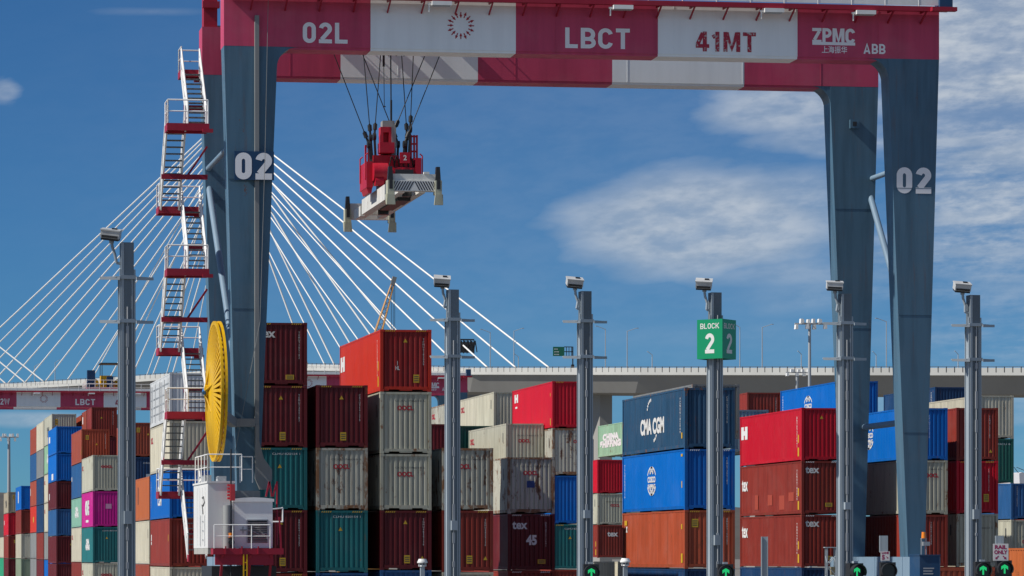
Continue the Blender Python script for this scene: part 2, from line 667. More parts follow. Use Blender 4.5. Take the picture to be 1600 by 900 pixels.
def corrug(axis_len, z0, z1, pitch, depth, flatout, flatin):
    """profile points (s, offset) of a trapezoidal sheet along s; offset 0 = outermost, negative = inward"""
    pts = [(0, -depth)]
    n = max(1, int(round(axis_len / pitch)))
    p = axis_len / n
    sl = p * (1 - flatout - flatin) / 2
    s = 0
    for i in range(n):
        a = s + p * flatin / 2
        pts += [(a, -depth), (a + sl, 0), (a + sl + p * flatout, 0), (a + 2 * sl + p * flatout, -depth)]
        s += p
    pts.append((axis_len, -depth))
    return pts


def cmeshes(L, h):
    key = (round(L, 2), round(h, 2))
    if key in _CM:
        return _CM[key]
    f = MB()                                   # posts, rails, castings, floor
    pw = .15
    for x in (0, CW - pw):
        for y in (0, L - pw):
            f.box(x + .004, x + pw - .004, y + .004, y + pw - .004, .12, h - .118)
    for x in (0, CW - .178):
        for y in (0, L - .162):
            f.box(x, x + .178, y, y + .162, 0, .118)
            f.box(x, x + .178, y, y + .162, h - .118, h)
    for y in (.012, L - .075):                  # end rails
        f.box(.18, CW - .18, y, y + .063, h - .115, h - .012)
        f.box(.18, CW - .18, y, y + .063, .10, .235)
        for xa, xb in ((.18, .42), (.92, CW - .92), (CW - .42, CW - .18)):
            f.box(xa, xb, y + .002, y + .061, .045, .099)
    for x in (.012, CW - .065):                 # side rails
        f.box(x, x + .053, .165, L - .165, h - .09, h - .012)
        f.box(x, x + .053, .165, L - .165, .05, .20)
    f.box(.066, CW - .066, .08, L - .08, .11, .16)
    s = MB()                                   # left side sheet, outward -x
    z0, z1 = .201, h - .091
    pts = corrug(L - .304, z0, z1, .278, .036, .26, .25)
    vs = [(.014 - o, .152 + a, z) for z in (z0, z1) for a, o in pts]
    n = len(pts)
    s.add(vs, [(i, n + i, n + i + 1, i + 1) for i in range(n - 1)])
    e = MB()                                   # end sheet, outward -y
    z0, z1 = .236, h - .116
    pts = corrug(CW - .304, z0, z1, .236, .045, .36, .24)
    vs = [(.152 + a, .034 - o, z) for z in (z0, z1) for a, o in pts]
    n = len(pts)
    e.add(vs, [(i, i + 1, n + i + 1, n + i) for i in range(n - 1)])
    r = MB()                                   # roof
    pts = corrug(L - .154, 0, 0, .42, .02, .4, .4)
    vs = [(x, .077 + a, h - .008 + o) for x in (.066, CW - .066) for a, o in pts]
    n = len(pts)
    r.add(vs, [(i, n + i, n + i + 1, i + 1) for i in range(n - 1)])
    out = []
    for mb, nm in ((f, 'frame'), (s, 'side_panel'), (e, 'end_panel'), (r, 'roof_panel')):
        out.append(mb.mesh(nm, [None], nm == 'frame'))
    _CM[key] = out
    return out


def cpart(name, me, mat, parent, loc=(0, 0, 0), rz=0.0):
    o = put(name, me, parent, loc, rz)
    o.material_slots[0].link = 'OBJECT'
    o.material_slots[0].material = mat
    return o


SERIALS = ['TGHU 482913 6', 'TEMU 730518 2', 'TCNU 618204 9', 'CAIU 954137 0', 'BMOU 416620 5', 'TLLU 508371 4', 'DRYU 937264 1']


def vertical(s):
    return '\n'.join(s.replace(' ', ''))


def decals(root, L, h, front, side, d):
    let = []

    def lm(m, nm='lettering'):
        let.append((MB(), m, nm))
        return let[-1][0]
    yf, xs = .030, .010
    X, Y_ = (1, 0, 0), (0, -1, 0)
    for q in front or ():
        k = q[0]
        if k == 'num' and d < 340:
            letter(lm(M_letw), vertical(random.choice(SERIALS)), (q[1] if len(q) > 1 else 2.06, yf, h * (.64 if len(q) < 3 else q[2])), X, 1.25, .075, .0)
        elif k == 'tri':
            x, z = q[1], q[2] * h
            disc2d(lm(M_stick, 'sticker'), (x, yf, z), X, [(-.10, -.08), (.10, -.08), (0, .10)])
        elif k == 'sq':
            x, z = q[1], q[2] * h
            a, b = (q[3], q[4]) if len(q) > 3 else (.14, .19)
            disc2d(lm(M_stick, 'sticker'), (x, yf, z), X, [(-a, -b), (a, -b), (a, b), (-a, b)])
            mb = lm(M_lettl)
            for i in range(3):
                disc2d(mb, (x, yf - .002, z + b * (.5 - .5 * i)), X, [(-a * .75, -b * .1), (a * .75, -b * .1), (a * .75, b * .1), (-a * .75, b * .1)])
        elif k == 'haz' and d < 240:
            for x0 in (.24, CW - .24 - .5):
                mb = lm(M_stick if q[1] == 'y' else M_letw, 'hazard_stripes')
                for i in range(5):
                    xx = x0 + i * .1
                    disc2d(mb, (xx, .0095, h - .064), X, [(0, -.035), (.05, -.035), (.09, .035), (.04, .035)])
        elif k == 'txt':
            _, body, x, z, hh, ww, m, bold = q
            letter(lm(m), body, (x, yf, z * h), X, hh, ww, bold)
        elif k == 'box':
            _, x, z, a, b, m = q
            disc2d(lm(m), (x, yf - (.001 if m is not M_letw else 0), z * h), X, [(-a, -b), (a, -b), (a, b), (-a, b)])
    for q in side or ():
        k = q[0]
        if k == 'txt':
            _, body, t, z, hh, ww, m, bold = q
            letter(lm(m), body, (xs, L - t, z * h), Y_, hh, ww, bold)
        elif k == 'num':
            if d < 260:
                letter(lm(M_letw), vertical(random.choice(SERIALS)), (xs, L - q[1], h * .55), Y_, 1.7, .16, .01)
        elif k == 'box':
            _, t, z, a, b, m = q
            disc2d(lm(m), (xs, L - t, z * h), Y_, [(-a, -b), (a, -b), (a, b), (-a, b)])
        elif k == 'globe':
            _, t, z, rr = q
            mb = lm(M_letw)
            o = Vector((xs, L - t, z * h))
            ring2d(mb, o, Y_, rr * 1.25, rr, rr * .13, 25, 155)
            ring2d(mb, o, Y_, rr * 1.25, rr, rr * .13, 205, 335)
            ring2d(mb, o, Y_, rr * .62, rr, rr * .12, 40, 140)
            ring2d(mb, o, Y_, rr * .62, rr, rr * .12, 220, 320)
            for a in (55, 90, 125, 235, 270, 305):
                disc2d(mb, o + Vector((-.001, -math.cos(R(a)) * rr * .6, math.sin(R(a)) * rr * .72)), Y_, [(-.06, -.1), (.1, -.06), (.06, .1), (-.1, .06)])
            letter(mb, 'COSCO', o + Vector((-.002, 0, rr * .10)), Y_, rr * .42, rr * 2.1, .05)
            letter(mb, 'SHIPPING', o + Vector((-.002, 0, -rr * .38)), Y_, rr * .34, rr * 2.0, .04)
        elif k == 'doors':
            for i in range(4):
                t0 = .35 + i * 2.9
                mb = lm(M_lettl, 'door_seam')
                for a, b, zz, hh in ((.0, .05, .5, .44), (2.75, .05, .5, .44)):
                    disc2d(mb, (xs, L - t0 - a, h * .5), Y_, [(-.03, -h * .42), (.03, -h * .42), (.03, h * .42), (-.03, h * .42)])
                mb = lm(M_lamp, 'lock_bar')
                for a in (.5, 1.1, 1.7, 2.3):
                    disc2d(mb, (xs - .004, L - t0 - a, h * .5), Y_, [(-.035, -h * .40), (.035, -h * .40), (.035, h * .40), (-.035, h * .40)])
                    for zz in (.25, .42, .6, .8):
                        disc2d(mb, (xs - .008, L - t0 - a, h * zz), Y_, [(-.2, -.05), (.2, -.05), (.2, .05), (-.2, .05)])
        elif k == 'swoosh':
            _, t, z, rr = q
            mb = lm(M_letw)
            for a0 in range(96, 176, 16):
                ring2d(mb, (xs, L - t, z * h), Y_, rr * 1.4, rr, rr * .22, a0, a0 + 11, 5)
            for a0 in (285, 300, 318):
                ring2d(mb, (xs, L - t - .2, z * h - .85), Y_, rr * 1.4, rr * 1.05, rr * .22, a0, a0 + 13, 5)
    for mb, m, nm in let:
        if mb.v:
            mb.build(nm, m, root, recalc=False)


def container(p, L, h, key, front, side, label, group, d, doors=False):
    root = thing('shipping_container', label, 'container', p, 0, group)
    fm, sm, em, rm = cmeshes(L, h)
    a, b = cpaint(key), cframe_paint(key)
    cpart('frame', fm, b, root)
    cpart('side_panel', sm, a, root)
    cpart('side_panel', sm, a, root, (CW, L, 0), math.pi)
    cpart('end_panel', em, cpaint('shadered') if key == 'brightred' else a, root)  # bright red boxes: shade of the front end is darkened into its paint
    cpart('end_panel', em, a, root, (CW, L, 0), math.pi)
    cpart('roof_panel', rm, a, root)
    decals(root, L, h, front, side, d)
    return root


def F_d(*extra):                               # dark red dry box end: serial, warning triangle, sticker, hazard corners
    return [('num',), ('tri', 1.2, .80), ('sq', 1.28, .18), ('haz', 'y')] + list(extra)


def F_oocl(z=.70, x=1.2, *extra):
    return [('txt', 'OOCL', x, z, .23, .76, M_letr, .05), ('txt', 'OOLU 746018 5', 1.42, z + .115, .085, 1.4, M_lettl, .0)] + list(extra)


S_oocl = [('txt', 'OOCL', 1.15, .72, .42, 1.3, M_letr, .05), ('box', 11.2, .70, .08, .3, M_lettl)]
F_tex = [('txt', 'tex', .62, .83, .36, .80, M_letw, .03), ('num',), ('sq', 1.55, .18, .2, .11), ('haz', 'w')]
S_red = [('num', 11.3), ('box', 11.55, .42, .09, .22, M_stick), ('box', 11.55, .17, .12, .24, M_stick)]
F_teal = [('txt', 'CLHU 820154 1', 1.45, .90, .10, 1.3, M_letw, .0), ('tri', 1.15, .70), ('haz', 'y')]
S_cosco = [('globe', 5.9, .52, .72), ('num', .5), ('box', 11.6, .42, .07, .16, M_stick), ('box', 11.6, .9, .15, .06, M_stick)]
S_cma = [('txt', 'CMA CGM', 6.0, .45, .80, 4.6, M_letw, .05), ('swoosh', 5.9, .70, .66), ('num', 11.3), ('box', 11.6, .22, .1, .14, M_stick)]
S_chs = [('txt', 'CHINA\nSHIPPING', 6.4, .52, .95, 4.4, M_letw, .09)]
S_one = [('txt', 'ONE', 6.0, .56, 1.25, 4.2, M_letw, .16), ('box', 6, .18, 1.4, .1, M_letw)]
F_one = [('box', 1.3, .58, .24, .20, flat('pale_pink_mark', (.55, .25, .42))), ('num', 2.15)]
S_hs = [('txt', 'H', .9, .66, .75, 1.3, M_letw, .12)] + S_red
S_hsm = [('txt', 'H', 1.3, .80, .55, 1.1, M_letw, .1), ('box', 1.3, .60, .3, .06, M_letw), ('box', 11.6, .72, .07, .1, M_stick), ('box', 11.6, .14, .09, .22, M_stick)]
S_vert = [('txt', 'CMA\nCGM', 6.0, .5, 1.2, 2.4, M_letw, .05), ('num', .6)]

# each stack: where its near left corner post stands (photo bearing, distance along the yard), phrase, tiers from the top:
# (height of the tier's top edge in the photo, paint, end marks, side marks, look, [length])
B = [('box', 11.6, .3, .1, .2, M_stick)]
STACKS = [
 ('Y', 399, 147.5, 'behind the white crane cabin', [
   (503.5, 'dred', [('txt', 'tex', .55, .82, .36, .8, M_letw, .03), ('num',), ('sq', 1.62, .13, .2, .11), ('haz', 'y')], None, 'maroon container whose lettering ends in x'),
   (602, 'dred', F_d(), None, 'maroon container with warning triangle'), (699, 'teal', F_teal, None, 'teal container'),
   (797, 'dred', F_d(), None, 'maroon container with yellow sticker'), (896, 'redbrown', [('haz', 'y')], None, 'red brown container')]),
 ('Y', 494, 147.5, 'left of the bright red topped stack', [
   (601.5, 'dred', F_d(), None, 'maroon container with bright yellow sticker'), (699.5, 'rusty', F_oocl(.70), S_oocl, 'beige OOCL container with rusty edges'),
   (797.5, 'teal', F_teal, None, 'dark teal container with rusty edges'), (895, 'midblue', None, None, 'blue container')]),
 ('Y', 594, 147.5, 'left of the second pole from left', [
   (514.5, 'brightred', [('num',), ('tri', 1.2, .82), ('sq', 1.72, .21, .14, .19), ('haz', 'y'), ('txt', 'I\nHL', .83, .42, .42, .2, M_letw, .02)], S_hs, 'bright red container with sunlit orange red side'),
   (612, 'oocl', F_oocl(.74), S_oocl, 'greenish beige OOCL container'), (709, 'oocl', F_oocl(.64), S_oocl, 'grey beige OOCL container'),
   (797.5, 'dred', F_d(('tri', 2.0, .2)), None, 'maroon container'), (891, 'midblue', None, None, 'blue container')]),
 ('Y', 691, 147.5, 'behind the second pole from left', [
   (699.5, 'rusty', F_oocl(.70, .98), S_oocl, 'rust streaked beige OOCL container'),
   (797.5, 'redbrown', [('num',), ('tri', 2.06, .22), ('sq', 1.3, .2), ('haz', 'y')], None, 'red brown container with two stickers'), (894, 'cream', None, None, 'pale cream container')]),
 ('d', 793, 161.5, 'left of the third pole from left', [
   (714, 'rusty', F_oocl(.72, 1.2, ('box', 1.2, .52, .2, .17, flat('blue_label', (.02, .05, .2))), ('txt', '45', 1.2, .52, .22, .3, M_letw, .05)), S_oocl, 'rusty beige OOCL container with blue 45 label'),
   (803, 'dred', [('txt', 'tex', .64, .80, .40, .78, M_letw, .03), ('txt', '45', 1.24, .54, .52, .55, M_letw, .05), ('num', 1.98), ('sq', 1.76, .16, .2, .11), ('haz', 'w')], None, 'maroon container marked tex 45'),
   (892, 'redbrown', [('haz', 'w')], None, 'red brown container')]),
 ('d', 790.5, 204, 'behind the 45 container', [
   (661.5, 'oocl', F_oocl(.62), S_oocl, 'beige OOCL container with long sunlit cream side'), (733, 'cream', None, S_oocl, 'shaded cream container')]),
 ('d', 771.5, 218, 'beside the crimson container under the bridge deck', [(612, 'cream', [('txt', 'OOLU', 2.0, .7, .1, .5, M_letw, 0)], S_oocl, 'cream OOCL container with sunlit side')]),
 ('d', 721, 230.8, 'touching the second pole under the bridge deck', [(624.5, 'rusty', None, S_oocl, 'cream container with rust brown end')]),
 ('d', 716, 217, 'under the cream pair by the second pole from left', [(665, 'dkgreen', None, [('box', .7, .5, .4, .5, M_letw)], 'dark green container', 6.06), (733, 'dred', None, None, 'dark maroon container', 6.06)]),
 ('d', 649, 204, 'in the gap left of the second pole from left', [(662, 'dred', [('num',)], None, 'maroon container'), (733, 'oocl', None, None, 'shaded beige container')]),
 ('d', 863, 202, 'behind the third pole from left', [
   (595.5, 'crimson', [('haz', 'y')], S_hsm, 'crimson container with long sunlit side'), (669, 'rusty', F_oocl(.72, 1.75), S_oocl, 'rusty beige OOCL container'),
   (743, 'blue', [('tri', 1.75, .66)], None, 'deep blue container'), (819, 'teal', F_teal, None, 'pale teal container'), (890, 'redbrown', None, None, 'red brown container')]),
 ('d', 933.5, 266, 'right of the third pole from left', [
   (718, 'crimson', None, None, 'dark crimson container'), (771, 'oocl', F_oocl(.62, 1.5), S_oocl, 'grey OOCL container'),
   (820, 'redbrown', [('txt', 'tex', 1.3, .72, .40, .9, M_letw, .03)], S_red, 'red tex container with sunlit side')]),
 ('d', 988, 266, 'left of the navy CMA CGM container', [(656.5, 'ltgreen', None, [('txt', 'CHINA\nSHIPPING', 4.5, .5, 1.2, 7.5, M_letw, .09), ('num', .7)], 'pale green China Shipping container')]),
 ('d', 885, 280, 'in the gap right of the third pole from left', [(686, 'dkblue', None, None, 'dark blue container')]),
 ('d', 990, 214, 'low beside the third pole from left', [(877.5, 'cream', None, None, 'plain cream container at the foot of the gap')]),
 ('Y', 1070, 147.5, 'behind the BLOCK 2 pole', [
   (605.5, 'navy', [('num',), ('sq', .1, .1, .06, .18)], S_cma, 'navy CMA CGM container'), (701, 'blue', [('num',), ('haz', 'w')], S_cosco, 'bright blue COSCO container'),
   (797, 'salmon', [('num',), ('sq', .5, .78, .16, .2), ('haz', 'y')], [('box', .7, .82, .25, .12, M_stick), ('box', 11.6, .72, .1, .12, M_stick), ('box', 11.6, .18, .14, .22, M_stick), ('txt', 'x', .9, .7, .3, .3, M_letw, .1)], 'salmon orange container'),
   (889, 'dkblue', None, None, 'dark navy container')]),
 ('d', 1082, 161, 'tucked behind the navy CMA CGM container', [(600, 'grey', None, None, 'pale grey container with rusty corner post')]),
 ('d', 1167.5, 222, 'right of the BLOCK 2 pole', [(613, 'redbrown', [('num',)], None, 'red brown container under the bridge deck')]),
 ('d', 1143, 205, 'right of the BLOCK 2 pole', [(640, 'greyteal', None, None, 'grey blue container showing only its top edge above crimson')]),
 ('d', 1252.5, 176.5, 'left of the fifth pole from left', [
   (637, 'crimson', [('tri', 1.15, .82), ('num',), ('sq', 2.2, .2, .14, .19)], S_hs, 'vivid crimson container with white far mark'),
   (720, 'redbrown', F_tex, [('txt', 'tex', 1.0, .62, .7, 1.2, M_letw, .03), ('box', 3.4, .27, .32, .42, flat('touch_up_red', (.35, .055, .03))), ('box', 6.1, .30, .45, .30, flat('touch_up_red', (.35, .055, .03))), ('box', 8.4, .24, .5, .40, flat('touch_up_red', (.35, .055, .03))), ('box', 10.2, .34, .5, .25, flat('touch_up_red', (.35, .055, .03)))] + S_red, 'patched red brown tex container'), (804, 'redbrown', F_tex, [('txt', 'tex', 1.0, .7, .7, 1.2, M_letw, .03)] + S_red, 'red brown tex container, plain sided'),
   (887, 'dkblue', None, None, 'navy container')]),
 ('d', 1311, 194, 'rising behind the vivid crimson container', [(595, 'blue', [('num', .5)], S_cosco, 'bright blue COSCO container with half hidden globe')]),
 ('d', 1461, 245, 'between the right crane leg and last pole', [(604.5, 'dkblue', None, [('num', 11.3)], 'navy container standing highest')]),
 ('d', 1414, 176, 'between the two right crane legs', [
   (637, 'blue', [('num', 1.4)], S_cosco, 'bright blue COSCO container'), (719, 'oocl', F_oocl(.72, 1.55), S_oocl, 'beige OOCL container'),
   (804, 'redbrown', [('num', 1.5), ('tri', 1.6, .2)], None, 'red brown container'), (886.5, 'orangered', None, None, 'orange red container')]),
 ('d', 1494.5, 180, 'behind the last pole', [
   (637, 'redbrown', [('num', 1.95), ('tri', 2.0, .18)], None, 'red brown container'), (720, 'crimson', [('num', 1.9), ('sq', 1.75, .3, .15, .22), ('haz', 'y')], None, 'crimson container'),
   (803, 'oocl', F_oocl(.62, 1.1), S_oocl, 'beige OOCL container'), (886, 'dred', None, None, 'maroon container')]),
 ('d', 1529, 213, 'set back right of the last pole', [
   (617.5, 'cream', [('txt', vertical('EMCU 530172'), 1.75, .6, 1.4, .09, M_lettl, 0)], None, 'tall cream container'), (685.5, 'dkgreen', [('txt', 'EMCU 8', 1.7, .88, .1, 1.0, M_letw, 0)], None, 'dark green container'),
   (755, 'midblue', [('num', 1.3)], None, 'blue container'), (823, 'tan', None, None, 'shaded brown container')]),
 ('d', 1580, 199.5, 'cut by the right edge of the photo', [(755, 'midblue', [('num', .4)], None, 'blue container'), (812, 'oocl', F_oocl(.5, 1.1), S_oocl, 'beige container')]),
 # left hand block
 ('d', 145, 262, 'left of the first pole from left', [
   (711, 'oocl', [('txt', 'OOCL', 1.15, .68, .22, .95, M_letr, .08)], S_oocl, 'beige OOCL container'), (767.5, 'magenta', F_one, S_one, 'magenta container'),
   (823.5, 'teal', F_teal, S_chs, 'teal container with white square letters'), (880, 'oocl', [('txt', 'OOCL', 1.15, .68, .22, .95, M_letr, .08)], S_oocl, 'lower beige OOCL container')]),
 ('d', 127.3, 275, 'left of the magenta container', [
   (670.5, 'orangered', [('sq', .5, .75), ('tri', 1.3, .55), ('num',)], B, 'orange red container'), (722.5, 'midblue', None, [('box', .6, .6, .3, .2, M_letw)], 'blue container'),
   (777, 'mint', None, S_chs, 'mint green container with white letters'), (823.5, 'cream', None, S_oocl, 'cream container with red mark'), (879, 'redbrown', None, None, 'red brown container')]),
 ('d', 143, 305, 'left of the first pole from left', [
   (636, 'redbrown', [('tri', .95, .65), ('num',)], None, 'short red container high up', 6.06), (683, 'dred', [('num', .3)], None, 'maroon container mostly hidden')]),
 ('d', 135.0, 311.4, 'end to end behind the highest short red container', [(641, 'orangered', None, [('box', 1.2, .7, .5, .35, M_letw)], 'short orange red container with white mark', 6.06)]),
 ('d', 127, 319.5, 'right of the grey striped container top', [(648, 'orangered', None, None, 'orange red container partly shaded')]),
 ('d', 167, 319.5, 'peeping out high behind the first pole from left', [(647, 'dred', None, None, 'maroon container')]),
 ('d', 202, 262, 'behind the first pole from left', [
   (660, 'orangered', [('tri', 1.55, .66), ('sq', .75, .78)], B, 'red container with yellow triangle'), (714, 'dkblue', [('txt', 'CRXU 42', 1.75, .82, .1, 1.2, M_letw, 0), ('box', 1.72, .42, .34, .2, flat('pale_blue_mark', (.4, .45, .5)))], None, 'navy container with pale logo')]),
 ('d', 233, 215, 'just right of the first pole from left', [
   (744, 'orange', None, [('box', 4, .6, .3, .6, flat('brown_scuff', (.2, .06, .03)))], 'orange container'), (813, 'cream', None, S_oocl, 'plain cream container'), (882, 'orangered', None, None, 'orange red container')]),
 ('d', 265, 192, 'left of the red platform stairs', [
   (582.5, 'white', None, [('doors',)], 'white folding side container with four doors'), (657.5, 'cream', None, S_oocl, 'cream OOCL container'),
   (735, 'blue', None, S_vert, 'bright blue container with white lettering'), (810, 'redbrown', None, [('box', .8, .62, .2, .2, M_letw), ('box', .8, .5, .2, .1, M_letw), ('box', 11.3, .6, .1, .2, M_stick)], 'plain red brown container'), (886, 'cream', None, S_oocl, 'pale cream container')]),
 ('d', 282.5, 228, 'behind the stairs by the white cabin', [
   (757, 'blue', None, S_vert, 'blue container with white lettering'), (824, 'cream', None, [('box', 5.2, .64, 2.2, .5, flat('red_placard', (.6, .08, .05))), ('box', 5.2, .64, 1.6, .33, M_letw)], 'cream container with red placard'), (893, 'cream', None, None, 'lower cream container')]),
 ('d', 313, 208, 'against the left wall of the white cabin', [
   (750, 'green', None, [('num', 1.0), ('num', 2.2)], 'green container with white lettering'), (823, 'redbrown', None, [('box', 1.0, .5, .2, .2, M_letw)], 'red brown container'), (893.5, 'green', None, None, 'lower green container')]),
 ('d', 81, 318, 'under the grey striped container top', [
   (646.5, 'oocl', [('sq', .45, .72, .14, .3)], [('txt', 'YM', 6, .45, 1.0, 3.6, M_lettl, .03)], 'beige container with grey striped end'), (692, 'ltgreen', None, S_chs, 'light green container with white letters'), (738, 'cream', None, S_oocl, 'upper cream container'),
   (784, 'cream', None, S_oocl, 'half shaded cream container'), (831, 'grey', None, None, 'dark grey container'), (875, 'blue', None, None, 'blue container')]),
 ('d', 68, 331, 'second narrow column from the sky', [
   (657, 'cream', None, None, 'cream container with patches of shade'), (701, 'grey', None, None, 'grey container'), (745, 'dkblue', None, None, 'upper navy container'),
   (788, 'dkblue', None, None, 'lower navy container'), (832, 'redbrown', None, None, 'red brown container'), (875, 'dred', None, None, 'maroon container')]),
 ('d', 57.5, 344, 'first narrow column beside the sky', [
   (665.5, 'orangered', None, None, 'topmost red container'), (707, 'midblue', None, None, 'blue container'), (750, 'orangered', None, [('box', .7, .6, .3, .4, M_letw)], 'red container with white mark'),
   (790, 'brightred', None, [('box', 6, .5, .8, .3, M_stick)], 'bright red container'), (832, 'grey', None, None, 'grey container'), (873, 'grey', None, None, 'lowest grey container')]),
 ('d', 88, 303, 'left of the mint green container', [
   (666, 'blue', None, [('box', 2, .62, 1.0, .3, M_letw)], 'topmost blue container'), (708.6, 'blue', None, [('box', 6.4, .2, 1.2, .3, M_letw)], 'second blue container'), (752, 'dred', [('txt', 'tex', 1.9, .75, .38, .9, M_letw, .03)], [('box', 2, .5, .4, .3, M_letw)], 'dark red tex container'),
   (795.5, 'midblue', None, None, 'mid blue container'), (837.5, 'dred', [('tri', 1.4, .7)], None, 'dark red container'), (881, 'dred', None, None, 'lowest dark red container')]),
 ('d', 33, 385, 'second stack from the left edge', [
   (759, 'blue', None, [('box', 6, .55, .7, .7, M_letw)], 'bright blue container'), (796.5, 'redbrown', [('num',)], None, 'red brown container'), (834, 'cream', [('tri', 2.1, .7)], None, 'cream container'), (873, 'sage', None, None, 'sage green container')]),
 ('d', 13, 423, 'first stack from the left edge', [
   (768.5, 'tan', [('sq', .7, .75, .1, .3)], [('txt', 'YM', 6, .45, 1.0, 3.6, M_lettl, .03)], 'tan container'), (802, 'crimson', None, [('box', 1.5, .6, .5, .3, M_letw)], 'crimson container'), (837, 'redbrown', [('sq', .9, .75)], None, 'red brown container'), (873, 'dred', None, None, 'maroon container')]),
 ('d', 6, 440, 'cut by the left edge of the photo', [(839, 'cream', None, None, 'cream container'), (872, 'green', None, None, 'green container')]),
]
TIER = ['topmost', 'second from top', 'third from top', 'fourth from top', 'fifth from top', 'sixth from top']
BOXES = []
for mode, x, dd, phrase, tiers in STACKS:
    base = atY(x, PY, dd) if mode == 'Y' else at(x, PY, dd)
    dist = base.x * ST + base.y * CT
    tops = [EYE + (PY - t[0]) / FOC * dist for t in tiers]
    for i, t in enumerate(tiers):
        zt = tops[i]
        zb = tops[i + 1] + .012 if i + 1 < len(tiers) else (0.006 if zt < 3.3 else zt - 2.75)
        L = t[5] if len(t) > 5 else 12.19
        lab = t[4] + (', ' if len(tiers) > 1 else ' ') + ((TIER[i] + ', ') if len(tiers) > 1 else '') + phrase
        c = container((base.x, base.y, zb), L, zt - zb, t[1], t[2], t[3], lab, 'stacked shipping containers', dist)
        BOXES.append((c, base.x, base.x + CW, base.y, base.y + L, zb, zt, lab, t))


def overlap_report():
    for i in range(len(BOXES)):
        for j in range(i):
            a, b = BOXES[i], BOXES[j]
            ox = min(a[2], b[2]) - max(a[1], b[1])
            oy = min(a[4], b[4]) - max(a[3], b[3])
            oz = min(a[6], b[6]) - max(a[5], b[5])
            if ox > .02 and oy > .02 and oz > .005:
                print('OVERLAP %.2f %.2f %.2f | %s | %s' % (ox, oy, oz, a[7], b[7]))


overlap_report()
for b in BOXES:
    n = len(b[7].replace('-', ' ').split())
    if n > 16:
        print('LONG', n, b[7])

# ------------------------------------------------------------------ gantry cranes
CX, CY = 17.03, 142.0
GW, GZ0, GZ1 = 33.1, 26.35, 28.62
SP = 8.67                                      # front frame to rear frame


def lp(x, y, yl=0.0):
    p = atY(x, y, CY + yl)
    return Vector((p.x - CX, yl, p.z))


SEG = [0] + [lp(x, 80).x for x in (579, 806, 1028, 1246)] + [GW]


def girder(parent, y0, front):
    mb = MB()
    for i in range(5):
        a, b = SEG[i], SEG[i + 1]
        # box section with a tapering lower lip towards the back, as plated girders have
        mb.box(a, b, y0, y0 + 1.3, GZ0, GZ1, i % 2)
        if 0 < i < 4 or True:
            xa, xb = max(a, 2.75), min(b, GW - 2.75)
            mb.box(xa, xb, y0 + .04, y0 + 1.26, GZ0 - .10, GZ0 - .002, i % 2)
    for x in (4.2, 9.4, 15.1, 20.6, 26.3, 30.2):
        mb.box(x, x + .02, y0 - .012, y0 - .001, GZ0 + .02, GZ1 - .05, 0 if x < SEG[1] or SEG[2] < x < SEG[3] or x > SEG[4] else 1)
    g = mb.build('girder', [M_redbeam, M_whitebeam], parent)
    return g


def leg(parent, y0, right):
    s = -1 if right else 1
    ox = GW if right else 0

    def X(t):
        return ox + s * t
    mb = MB()
    zb, zt = 3.5, GZ0 - .002
    d = 1.1
    to, ti, bo, bi = .003, 2.43, .68, 1.48
    lo = [(X(bo), y0 + .003), (X(bi), y0 + .003), (X(bi), y0 + d), (X(bo), y0 + d)]
    hi = [(X(to), y0 + .003), (X(ti), y0 + .003), (X(ti), y0 + d), (X(to), y0 + d)]
    if right:
        lo, hi = lo[::-1], hi[::-1]
    mb.hexa([(x, y, zb) for x, y in lo], [(x, y, zt) for x, y in hi])
    # curved haunch between leg and girder
    r = .95
    zc = zt - .001
    xi = lambda z: ti + (bi - ti) * (zt - z) / (zt - zb)
    arc = [(X(xi(zc - r) + .002), zc - r)]
    for k in range(1, 10):
        a = R(90) * k / 9
        arc.append((X(xi(zc - r) + r * (1 - math.cos(a))), zc - r + r * math.sin(a) * .995))
    arc.append((X(ti + .002), zc))
    mb.prism(arc, y0 + .02, y0 + d - .02)
    # plate seams and lugs
    for z in (9.2, 14.6, 20.4):
        x0, x1 = sorted((X(bo + (to - bo) * (z - zb) / (zt - zb) + .01), X(xi(z) - .01)))
        mb.box(x0, x1, y0 - .012, y0 + .001, z, z + .03)
    return mb.build('leg', M_blue, parent)


def letter_part(parent, items, mat, y):
    mb = MB()
    for body, x, z, h, wd, bold in items:
        caps(mb, body, (x, y, z), h, wd, .23 if body == '02' else .19)
    return mb.build('lettering', mat, parent, recalc=False)


def px_text(body, x0, x1, y0, y1, bold=.04, yl=0):
    a, b = lp(x0, y1, yl), lp(x1, y0, yl)
    return (body, (a.x + b.x) / 2, (a.z + b.z) / 2, b.z - a.z, b.x - a.x, bold)


def sunburst(parent, cx, cz, r, mat, y):
    mb = MB()
    for i in range(16):
        a = 2 * math.pi * i / 16
        u, v = Vector((math.sin(a), 0, math.cos(a))), Vector((math.cos(a), 0, -math.sin(a)))
        inward = i % 2 == 0
        r0, r1 = r * .50, r * (.92 if inward else 1.0)
        if not inward:
            r0 = r * .56
        o = Vector((cx, y, cz))
        tip, tail = (r0, r1) if inward else (r1, r0)
        mid = tip + (tail - tip) * .5
        wd = r * .035
        mb.add([o + u * tail + v * wd, o + u * tail - v * wd, o + u * mid - v * wd, o + u * mid + v * wd], [(0, 1, 2, 3)])
        mb.add([o + u * tip, o + u * (mid + (tail - mid) * .1) + v * r * .10, o + u * (mid + (tail - mid) * .1) - v * r * .10], [(0, 1, 2)])
    return mb.build('lettering', mat, parent, recalc=False)


